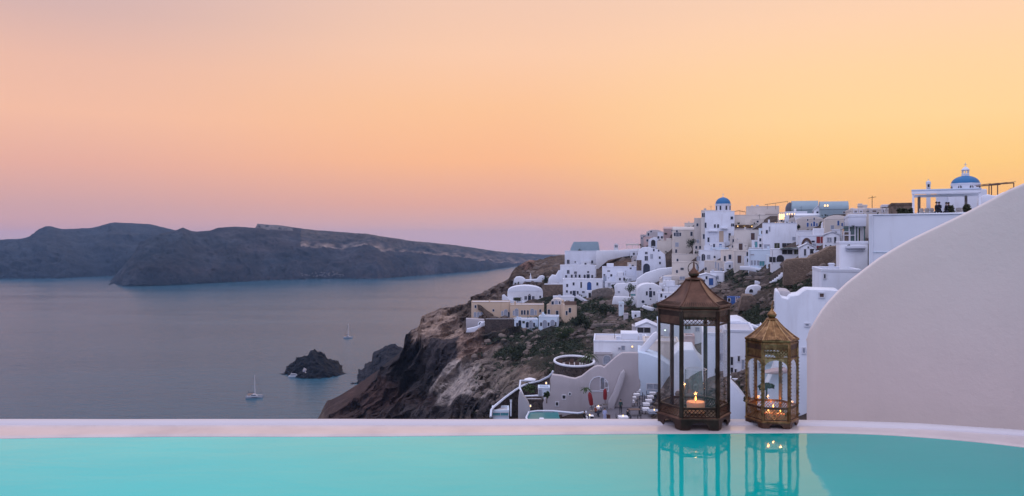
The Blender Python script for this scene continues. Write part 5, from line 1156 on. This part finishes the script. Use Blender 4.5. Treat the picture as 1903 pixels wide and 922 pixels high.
parasol('closed dark red parasol leaning by the seated diners', 1101, 764, 99, .30, 2.3, 'fabric_red', True, R(-9))
parasol('taller upright closed dark red parasol beside the pale-blue dressed person', 1124.5, 752, 103, .27, 2.0, 'fabric_red', True)
# ------------------------------------------------------------------ people
def person(label, loc, rz, top, legs, pose='stand', held=None, scale=1.0):
    root = empty('person', loc, label, 'person', None, rz); root.scale = (scale,)*3
    if pose == 'stand':
        J = dict(pel=(0,0,.95,.13), wai=(0,.01,1.12,.125), che=(0,0,1.32,.145), nec=(0,0,1.49,.055), hea=(0,-.015,1.60,.088), top=(0,-.01,1.70,.075),
            shl=(-.17,0,1.42,.062), ell=(-.23,.02,1.14,.045), hal=(-.2,-.14,.92,.035), shr=(.17,0,1.42,.062), elr=(.25,.0,1.14,.045), har=(.2,-.2,1.0,.035),
            hil=(-.09,0,.88,.095), knl=(-.1,-.02,.5,.06), anl=(-.1,.02,.09,.04), tol=(-.11,-.13,.04,.038), hir=(.09,0,.88,.095), knr=(.11,-.05,.5,.06), anr=(.13,.03,.09,.04), tor=(.15,-.12,.04,.038))
    else:
        J = dict(pel=(0,0,.52,.14), wai=(0,-.02,.70,.13), che=(0,-.04,.92,.145), nec=(0,-.05,1.09,.055), hea=(0,-.08,1.20,.088), top=(0,-.08,1.30,.075),
            shl=(-.17,-.04,1.02,.062), ell=(-.22,-.12,.78,.045), hal=(-.12,-.36,.76,.035), shr=(.17,-.04,1.02,.062), elr=(.24,-.14,.78,.045), har=(.14,-.38,.80,.035),
            hil=(-.10,-.08,.52,.095), knl=(-.13,-.46,.52,.062), anl=(-.13,-.46,.09,.042), tol=(-.13,-.60,.04,.038), hir=(.10,-.08,.52,.095), knr=(.13,-.48,.52,.062), anr=(.15,-.42,.09,.042), tor=(.15,-.56,.04,.038))
    E = [('pel','wai'),('wai','che'),('che','nec'),('nec','hea'),('hea','top'),('che','shl'),('shl','ell'),('ell','hal'),('che','shr'),('shr','elr'),('elr','har'),('pel','hil'),('hil','knl'),('knl','anl'),('anl','tol'),('pel','hir'),('hir','knr'),('knr','anr'),('anr','tor')]
    ks = list(J); me = bpy.data.meshes.new('body_sk'); me.from_pydata([J[k][:3] for k in ks], [(ks.index(a), ks.index(b_)) for a, b_ in E], [])
    o = bpy.data.objects.new('tmp', me); COL.objects.link(o)
    o.modifiers.new('s', 'SKIN'); sv = me.skin_vertices[0].data
    for i, k in enumerate(ks): sv[i].radius = (J[k][3],)*2; sv[i].use_root = (k == 'pel')
    ss = o.modifiers.new('b', 'SUBSURF'); ss.levels = 1; ss.render_levels = 1
    dg = bpy.context.evaluated_depsgraph_get(); em = bpy.data.meshes.new_from_object(o.evaluated_get(dg)); bpy.data.objects.remove(o)
    em.materials.clear()
    for mm in (M['skin'], top, legs, M['hair']): em.materials.append(mm)
    nz, wz = (1.47, .98) if pose == 'stand' else (1.07, .60)
    for p in em.polygons:
        c = p.center; i = 1
        if c.z > nz: i = 0
        elif (c - Vector(J['hal'][:3])).length < .09 or (c - Vector(J['har'][:3])).length < .09: i = 0
        elif c.z < wz and abs(c.x) < .2 : i = 2
        elif c.z < wz - .1: i = 2 if pose != 'stand' or c.z < .8 else 1
        p.material_index = i; p.use_smooth = True
    b_ = bpy.data.objects.new('body', em); COL.objects.link(b_); b_.parent = root
    hx, hy, hz = J['top'][:3]
    mb = MB(); mb.lathe([(.03,-.09),(.088,-.06),(.10,.0),(.085,.05),(.045,.08),(.01,.09)], 12, c=(hx, hy+.02, hz-.02)); mb.build('hair', M['hair'], root, smooth=True)
    return root
def cloth(name, c): M[name] = solid(name, c, .85, var=.12); return M[name]
c_or = cloth('rust_jersey', (.28,.07,.03)); c_nv = cloth('navy_cloth', (.03,.035,.06)); c_gn = cloth('dark_green_cloth', (.015,.05,.045)); c_pb = cloth('pale_blue_cloth', (.42,.47,.72)); c_gr = cloth('grey_cloth', (.17,.17,.2)); c_bk = cloth('black_cloth', (.015,.015,.018))
def fl(px, D): return Vector((X(px, D), D, FZ))
person('diner in a rust-red top seated between the two red parasols', fl(1106, 99), R(60), c_or, c_nv, 'sit')
person('diner with dark hair and grey top facing the rust-red one', fl(1117.5, 99.5), R(-70), c_gr, c_nv, 'sit')
person('diner in black seated at the left end of the tables', fl(1085, 96), R(70), c_bk, c_bk, 'sit')
person('standing person in a long pale blue outfit beside the upright parasol', fl(1124, 95.5), R(20), c_pb, c_pb, 'stand', scale=1.02)
person('standing waiter in dark green with an arm bent near the stair ramp', fl(1153.5, 100.5), R(-30), c_gn, c_bk, 'stand', scale=1.03)
person('person in black bending at a chair beside the candle-lit table', fl(1165.5, 97), R(110), c_bk, c_nv, 'sit')
ZT = Zp(398, 62)
person('dark-haired guest seated under the left half of the pergola', Vector((X(1739, 61.2), 61.2, ZT-.25)), R(80), c_bk, c_bk, 'sit', scale=.86)
person('second guest seated next to the dark-haired one, left of the pergola middle', Vector((X(1746, 61.4), 61.4, ZT-.25)), R(-60), c_nv, c_bk, 'sit', scale=.86)
person('guest in dark clothes seated at the middle of the pergola', Vector((X(1757, 61.2), 61.2, ZT-.28)), R(70), c_bk, c_nv, 'sit', scale=.86)
person('guest facing left at the middle of the pergola', Vector((X(1764, 61.4), 61.4, ZT-.28)), R(-80), c_bk, c_bk, 'sit', scale=.86)
# tables and chairs
def table(label, loc, w=.85, h=.75, clothm='fabric_white', group='white-clothed dinner tables in two rows', legs=False, candle_=False):
    root = empty('dinner_table', loc, label, 'table', group)
    if legs:
        mb = MB(); mb.box(-w/2,-w*.35,h-.05,w/2,w*.35,h); mb.build('table_top', M['wood'], root)
        for sx1 in (-1,1):
            for sy1 in (-1,1): mb = MB(); mb.box(sx1*(w/2-.06)-.03, sy1*w*.3-.03, 0, sx1*(w/2-.06)+.03, sy1*w*.3+.03, h-.05); mb.build('leg', M['metal_dark'], root)
    else:
        mb = MB(); mb.box(-w/2,-w/2,h-.03,w/2,w/2,h); mb.box(-w/2,-w/2-.004,h-.30,w/2,-w/2,h-.02); mb.box(-w/2-.004,-w/2,h-.30,-w/2,w/2,h-.02); mb.box(w/2,-w/2,h-.30,w/2+.004,w/2,h-.02); mb.build('tablecloth', M[clothm], root)
        mb = MB(); mb.lathe([(.25,0),(.25,.03),(.04,.06),(.04,h-.03)], 10); mb.build('pedestal', M['metal_dark'], root)
    if candle_:
        mb = MB(); mb.lathe([(.05,h),(.06,h+.06),(.05,h+.14),(.03,h+.16)], 8); mb.build('candle_glass', M['lamp'], root)
    return root
def chair_(loc, rz, label, group='chairs around the dinner tables', mat='paneblue'):
    root = empty('dining_chair', loc, label, 'chair', group, rz)
    mb = MB(); mb.box(-.22,-.22,.42,.22,.22,.47); mb.build('seat', M[mat], root, bevel=.015, seg=1)
    mb = MB(); mb.box(-.22,.19,.5,.22,.23,.92); mb.build('backrest', M[mat], root, bevel=.015, seg=1)
    for a in (-1,1):
        for b_ in (-1,1): mb = MB(); mb.box(a*.19-.018,b_*.19-.018,0,a*.19+.018,b_*.19+.018,.43 if b_ < 0 else .5); mb.build('leg', M['metal_dark'], root)
    return root
rowsA = [(1187.6,724),(1183,731.5),(1176.6,737.5),(1173,743.8)]; rowsB = [(1213,729),(1208.7,735.7),(1205.5,742.6),(1200.8,749),(1200,758)]
o_ = ['farthest','second farthest','third farthest','fourth farthest','nearest']
for side, rows in (('left', rowsA), ('right', rowsB)):
    for i, (px, py) in enumerate(rows):
        D = (CZ-FZ-.75)*F/(py-HY); lb = f'{o_[i] if i < len(rows)-1 else "nearest"} white-clothed table in the {side} row beside the bronze lantern'
        table(lb, fl(px, D), .82)
        for sg, w_ in ((-1,'left'),(1,'right')):
            chair_(fl(px, D)+Vector((sg*.62,0,0)), R(90*-sg), f'dark chair on the {w_} side of the {o_[i] if i < len(rows)-1 else "nearest"} table in the {side} row')
table('dark-legged wooden table in front of the left row of white tables', fl(1179, 99.5), 1.35, .8, legs=True, group=None)
table('candle-lit white table between the waiter and the person in black', fl(1158, 95.5), 1.1, .78, group=None, candle_=True)
table('candle-lit table of the seated diners by the leaning parasol', fl(1096, 96), .9, .76, group=None, candle_=True)
table('small white table with a lit candle between the two seated diners', fl(1112, 101), .8, .8, group=None, candle_=True)
table('dark-clothed long table with one candle at the right by the lantern', fl(1216, 99), 1.5, .75, 'shutter', None, candle_=True)
for i, (px, D, rz, lb) in enumerate(((1090,95.5,-60,'dark chair at the left end of the diners'),(1101,95,160,'dark chair with its back to the pool beside the diners table'),(1148,96.5,80,'dark chair left of the candle-lit white table'),(1168,95,-90,'dark chair right of the candle-lit white table'),(1131,96,170,'low wooden chair below the pale-blue dressed person'),(1188,97.5,-90,'dark chair right of the dark-legged table'))):
    chair_(fl(px, D), R(rz), lb, mat='brown' if i == 4 else 'metal_dark')
# ------------------------------------------------------------------ boats
def catamaran(label, px, py, D, Lh, mast, rz):
    root = empty('catamaran', (X(px, D), D, SEA), label, 'boat', 'catamarans at anchor', rz)
    hl = Lh/2; bw = Lh*.24
    for sg in (-1, 1):
        secs = []; n = 10
        for i in range(n+1):
            u = -1+2*i/n; w_ = .75*(1-max(0, u)**3)**.5*(1 if u > -.98 else .8)+.03; secs.append((u*hl, w_))
        vs = []; 
        for (x, w_) in secs: vs += [(x, sg*bw-w_, 1.35+.1*x/hl), (x*.99, sg*bw-w_*.55, -.35), (x*.99, sg*bw+w_*.55, -.35), (x, sg*bw+w_, 1.35+.1*x/hl)]
        fs = [(4*i+j, 4*i+4+j, 4*i+5+j, 4*i+1+j) for i in range(n) for j in range(3)]+[(4*i+3, 4*i+7, 4*i+4, 4*i) for i in range(n)]+[(0,1,2,3),(4*n+3,4*n+2,4*n+1,4*n)]
        mb = MB(); mb.add(vs, fs); mb.build('hull', M['boatwhite'], root, bevel=.05, seg=1)
        mb = MB(); mb.box(-hl*.3, sg*bw-.78, .6, hl*.35, sg*bw+.78, .85); mb.build('hull_window', M['paneblue'], root)
    mb = MB(); mb.box(-hl*.85, -bw, 1.0, hl*.35, bw, 1.45); mb.build('deck', M['boatwhite'], root, bevel=.05, seg=1)
    mb = MB(); mb.prism([(-hl*.45,1.4),(hl*.32,1.4),(hl*.12,2.5),(-hl*.40,2.6)], -bw*.8, bw*.8); mb.build('cabin', M['boatwhite'], root, bevel=.12, seg=2)
    mb = MB(); mb.prism([(-hl*.38,1.75),(hl*.24,1.75),(hl*.15,2.25),(-hl*.36,2.25)], -bw*.83, bw*.83); mb.build('cabin_window', M['paneblue'], root)
    mb = MB(); mb.box(-hl*.85,-bw*.8,2.6,-hl*.2,bw*.8,2.72); mb.build('bimini', M['paneblue'], root)
    mb = MB(); mb.tube([(hl*.05,0,2.4),(hl*.02,0,mast)], [.30,.20], 6); mb.build('mast', M['frame'], root)
    mb = MB(); mb.tube([(hl*.04,0,3.6),(-hl*.75,0,3.7)], [.30,.22], 8); mb.build('furled_sail', M['paneblue'], root)
    for p in ((hl*.95,0,1.4),(-hl*.9,bw,1.4),(-hl*.9,-bw,1.4)):
        mb = MB(); mb.tube([p,(hl*.02,0,mast*.97)], .05, 4); mb.build('stay', M['metal_dark'], root)
catamaran('nearer sailing catamaran with furled sail, lower left of the islet', 473, 740, (CZ-SEA)*F/(738.5-HY), 12.8, 17.5, R(14))
catamaran('farther sailing catamaran on the pinkish water, upper right of the islet', 647, 629, (CZ-SEA)*F/(628-HY), 11.0, 17.5, R(5))
D = (CZ-SEA)*F/(700.5-HY)
root = empty('motor_yacht', (X(547, D), D, SEA), 'white motor yacht moored against the dark rocky islet', 'boat', None, R(4))
mb = MB(); mb.prism([(-5.2,.3),(-5,1.2),(3.5,1.5),(6,1.9),(4.8,-.3),(-5,-.3)], -1.7, 1.7); mb.build('hull', M['boatwhite'], root, bevel=.2)
mb = MB(); mb.prism([(-3.5,1.3),(2.8,1.4),(1.2,2.8),(-3.2,2.8)], -1.3, 1.3); mb.build('cabin', M['boatwhite'], root, bevel=.1)
mb = MB(); mb.prism([(-3.0,1.8),(2.2,1.8),(1.5,2.4),(-2.8,2.4)], -1.34, 1.34); mb.build('cabin_window', M['paneblue'], root)
mb = MB(); mb.tube([(-2.5,0,2.8),(-2.7,0,4.6)], .06, 4); mb.build('antenna_mast', M['frame'], root)
D = Tisl(565, 690)
root = empty('islet_chapel', P(565, 691, D-1.5), 'tiny white chapel with steps on the dark islet', 'chapel', None, R(-8))
mb = MB(); mb.prism([(-1.6,-1),(1.6,-1),(1.6,2.3),(1.1,3.1),(.4,3.5),(-.4,3.5),(-1.1,3.1),(-1.6,2.3)], 0, 4); w_ = mb.build('wall', M['greyw'], root, bevel=.1); root.scale = (.75,.75,.75)
mb = MB(); mb.box(-.35,-.03,-.2,.35,.05,1.6); mb.build('door', M['blue'], root)
mb = MB(); mb.prism([(-.6,3.3),(.6,3.3),(.6,4.3),(0,5.0),(-.6,4.3)], 0, .5); mb.build('bell_gable', M['greyw'], root)
mb = MB(); mb.prism([(1.6,-1),(7,-4.0),(7,-3.2),(5,-1.8),(3,-.4),(1.6,.4)], -1.6, -.4); mb.prism([(-1.6,-1),(-5,-2.6),(-5,-2.1),(-1.6,-.4)], -1.0, 0); mb.build('steps', M['greyw'], root, bevel=.15)
# ------------------------------------------------------------------ vegetation
def leaves(mb, c, rx, ry, rz_, n, size, rnd, clumps=7, solid_core=True):
    cs = [Vector((rnd.gauss(0,.42)*rx, rnd.gauss(0,.42)*ry, rnd.gauss(0,.36)*rz_)) for _ in range(clumps)]
    for _ in range(n):
        k = cs[rnd.randrange(clumps)]; d = Vector((rnd.gauss(0,1), rnd.gauss(0,1), rnd.gauss(0,1))); d.normalize()
        q = c + k + Vector((d.x*rx, d.y*ry, d.z*rz_))*(.45*rnd.random()**.4)
        a = Vector((rnd.uniform(-1,1), rnd.uniform(-1,1), rnd.uniform(-.6,.6))).normalized()*size*rnd.uniform(.6,1.3); b_ = a.cross(Vector((rnd.uniform(-1,1), rnd.uniform(-1,1), rnd.uniform(-1,1)))).normalized()*size*rnd.uniform(.35,.7)
        mb.add([q-a, q-b_, q+a, q+b_], [(0,1,2,3)])
rnd = random.Random(11)
def tree(label, px, ybase, ytop, rpx, D=None, mat='leaf', name='tree', cat='tree', n=900, trunk=True):
    if D is None: D = T(px, ybase) - 3.2
    s = D/F; h = (ybase-ytop)*s; r = rpx*s
    root = empty(name, P(px, ybase, D), label, cat)
    th = h*.3 if trunk else 0
    mb = MB(); mb.tube([(0,0,-.8),(.05*r,0,th*.6),(.1*r,.05,th*1.2),(0,0,h*.6)], [r*.09+.05,r*.08+.04,r*.06+.03,.03], 7); mb.build('trunk', M['bark'], root)
    if trunk:
        for k in range(4):
            a = k*1.6+.4; mb = MB(); mb.tube([(.05*r,0,th*.8),(r*.35*math.cos(a),r*.35*math.sin(a),th+h*.2),(r*.6*math.cos(a),r*.6*math.sin(a),h*.6)], [r*.05+.03,r*.03+.02,.015], 5); mb.build('limb', M['bark'], root)
    mb = MB(); leaves(mb, Vector((0,0,th+(h-th)*.5)), r, r*.8, (h-th)*.5, n, max(.16, r*.085), rnd, 12); mb.build('crown', M[mat], root)
tree('tall dark tree against the cream house below the church', 1287, 472, 441, 12)
tree('round-crowned tree inside the white courtyard', 1170, 552, 524, 11, T(1165,568)-1.5, 'leafg')
tree('bushy tree below the white courtyard wall', 1171, 578, 553, 9, T(1165,572)-5, 'leafg')
tree('small tree at the left corner of the white courtyard', 1141, 542, 526, 6)
tree('dark wide bush on the brown slope under the seaward houses', 1125, 587, 557, 20, mat='leaf', n=1500, trunk=False, name='bush', cat='bush')
tree('dark cypress hedge beside the white cave roof', 1013, 530, 511, 5, mat='leaf', trunk=False, name='hedge', cat='hedge')
tree('low bush at the foot of the bright white vaulted house', 962, 560, 551, 8, T(976,562)-2.5, mat='leaf2', trunk=False, name='bush', cat='bush', n=400)
tree('dark bush just left of the lantern eave', 1222, 574, 559, 9, mat='leaf', trunk=False, name='bush', cat='bush')
tree('small shrub at the left of the pale yellow vaulted house', 1484, 427, 418, 4, T(1505,428)-3.5, 'leaf', 'bush', 'bush', 300, False)
tree('shrub in the gap at the right of the pale yellow vaulted house', 1525, 426, 413, 5, T(1505,428)-3, 'leaf2', 'bush', 'bush', 400, False)
tree('planted shrub under the right column of the pergola', 1797, 396, 380, 5, 58.5, 'leaf2', 'bush', 'bush', 500, False)
tree('planted shrub under the middle of the pergola', 1769, 396, 384, 4, 58.5, 'leaf2', 'bush', 'bush', 400, False)
tree('brownish shrub left of the pergola on the roof terrace', 1678, 399, 386, 8, 58.8, 'leaf2', 'bush', 'bush', 600, False)
tree('second brownish shrub beside the left pergola column', 1690, 400, 388, 4, 58.6, 'leaf2', 'bush', 'bush', 300, False)


tree('dark planted bed seen low through the brass lantern', 1424, 722, 711, 14, 57.5, 'leaf', 'bush', 'bush', 500, False)
tree('small dark potted shrub left of the brass lantern', 1387, 748, 736, 6, 61, 'leaf', 'bush', 'bush', 400, False)
tree('broad dark shrub spilling below the rounded ochre house', 1078, 612, 580, 20, mat='leaf', n=1500, trunk=False, name='bush', cat='bush')
tree('dark shrub right of the two bluish cottages', 1050, 632, 606, 17, mat='leafg', n=1300, trunk=False, name='bush', cat='bush')
tree('dense dark bush over the cliff below the ochre houses', 958, 668, 640, 20, mat='leaf', n=1500, trunk=False, name='bush', cat='bush')
mb = MB(); leaves(mb, Vector((0,3,.75)), 1.1, 2.6, .4, 500, .14, rnd, 10); mb.build('clipped_hedge', M['leafg'], hedge_parent)
def palm(label, px, py, D, h, n=16, r=1.0):
    root = empty('palm', P(px, py, D), label, 'plant')
    mb = MB(); mb.tube([(0,0,-.3),(.03,0,h)], [.10,.07], 6); mb.build('trunk', M['bark'], root)
    mb = MB()
    for k in range(n):
        a = k*2.4; el_ = .9-.09*(k % 9); pts = [Vector((0,0,h))]
        for j in range(1, 6):
            u = j/5; pts.append(Vector((math.cos(a)*r*u, math.sin(a)*r*u, h+r*(el_*u-.9*u*u))))
        for j in range(5):
            w_ = .14*(1-abs(j-1.5)/4.5); d = Vector((-math.sin(a), math.cos(a), 0))*w_
            mb.add([pts[j]-d, pts[j]+d, pts[j+1]+d*.8, pts[j+1]-d*.8], [(0,1,2,3)])
    mb.build('fronds', M['leafg'], root)
palm('potted palm at the back of the round stone terrace', 1096, 678, 118, 1.2, 22, 1.5)
palm('smaller palm left of the taller one on the round stone terrace', 1085, 677, 119, .8, 18, 1.1)
palm('spiky agave in the plaster niche of the restaurant building', 1089, 724, 103, .1, 18, .8)
tree('small plant at the grey wall right of the hedge planter', 1016, 738, 728, 5, 104.5, 'leafg', 'bush', 'bush', 300, False)
# scrub and boulders: uncountable cover on the slopes
def scat(kind, n, seed, test, build):
    r2 = random.Random(seed); mb = MB(); c = 0; tr_ = 0
    while c < n and tr_ < n*30:
        tr_ += 1; px = r2.uniform(880, 1560); py = r2.uniform(470, 770)
        if py < interp(RIDGE, px)+3: continue
        w = test(px, py, r2)
        if r2.random() > w: continue
        D = T(px, py)-.3; build(mb, P(px, py, D), r2, px, py); c += 1
    return mb
def greenness(px, py, r2):
    p = P(px, py, T(px, py)); c = colmain(px, py, p); g_ = (c.y - max(c.x*.9, c.z)) / max(.02, c.y)
    if c.y < .032 and px > 900: g_ = .3
    return max(.04 if px < 1240 or px > 1340 else 0, min(1, g_*5)) * (1 if py > interp([(880,610),(1010,560),(1100,555),(1240,570),(1340,505),(1400,500),(1560,520)], px) else .02)
mb = scat('scrub', 3600, 5, greenness, lambda mb, p, r2, px, py: leaves(mb, p, r2.uniform(.5,1.5)*p.y/(190 if 1000 < px < 1140 else 250), r2.uniform(.5,1.3)*p.y/250, r2.uniform(.3,.9)*p.y/(170 if 1000 < px < 1140 else 250), 36, .26*p.y/260, r2, 4))
tag(mb.build('hillside_scrub', M['leaf']), 'dark low scrub covering the slopes between the houses', kind='stuff')
def rock_lump(mb, p, r2, px, py):
    r = r2.uniform(.35, 1.6)*r2.uniform(.5,1)*p.y/260*1.2; vs = []; n, k = 6, 4
    for j in range(k+1):
        for i in range(n):
            a = 2*math.pi*i/n; b_ = math.pi*j/k; q = Vector((math.sin(b_)*math.cos(a), math.sin(b_)*math.sin(a), math.cos(b_)*.7))
            vs.append(p + q*r*(1+.45*noise.noise(q*1.3+p)))
    mb.add(vs, [(j*n+i, j*n+(i+1) % n, (j+1)*n+(i+1) % n, (j+1)*n+i) for j in range(k) for i in range(n)])
M['boulder'] = plaster('boulder_stone', (.16,.13,.115), var=.4, scale=.5, amt=.5, stain=(.06,.05,.05), bump=.8, bd=.3)
mb = scat('rocks', 1500, 6, lambda px, py, r2: 1 if py > interp([(880,575),(1010,560),(1100,555),(1240,570),(1340,505),(1560,470)], px) or px < 1050 else .05, rock_lump)
tag(mb.build('loose_rocks', M['boulder']), 'loose boulders scattered over the slopes', kind='stuff')

r3 = random.Random(21); mb = MB()
for (a_, b_, y_, D_) in BASES:
    if y_ > 600 or D_ < 85: continue
    for _ in range(r3.choice((1, 2, 2, 3))):
        px_ = r3.uniform(a_, b_); q_ = D_/260; p_ = P(px_, y_-1, D_-.7)
        leaves(mb, p_, r3.uniform(.35, .9)*q_, .4*q_, r3.uniform(.3, .8)*q_, 34, .19*q_, r3, 3)
tag(mb.build('terrace_plants', M['leaf']), 'small dark potted plants and shrubs dotted along the village terraces', kind='stuff')
# ------------------------------------------------------------------ haze
mb = MB(); mb.box(-7900, -7900, SEA-2, 7900, 7900, 100)
m, t, b = mk('haze_air'); t.nodes.remove(b)
pv = tn(t, 'ShaderNodeVolumePrincipled'); pv.inputs['Color'].default_value = (.36, .58, .93, 1); pv.inputs['Density'].default_value = HAZE*.95
t.links.new(pv.outputs[0], [n for n in t.nodes if n.type == 'OUTPUT_MATERIAL'][0].inputs['Volume'])
tag(mb.build('haze', m), 'thin blue evening haze', kind='stuff')
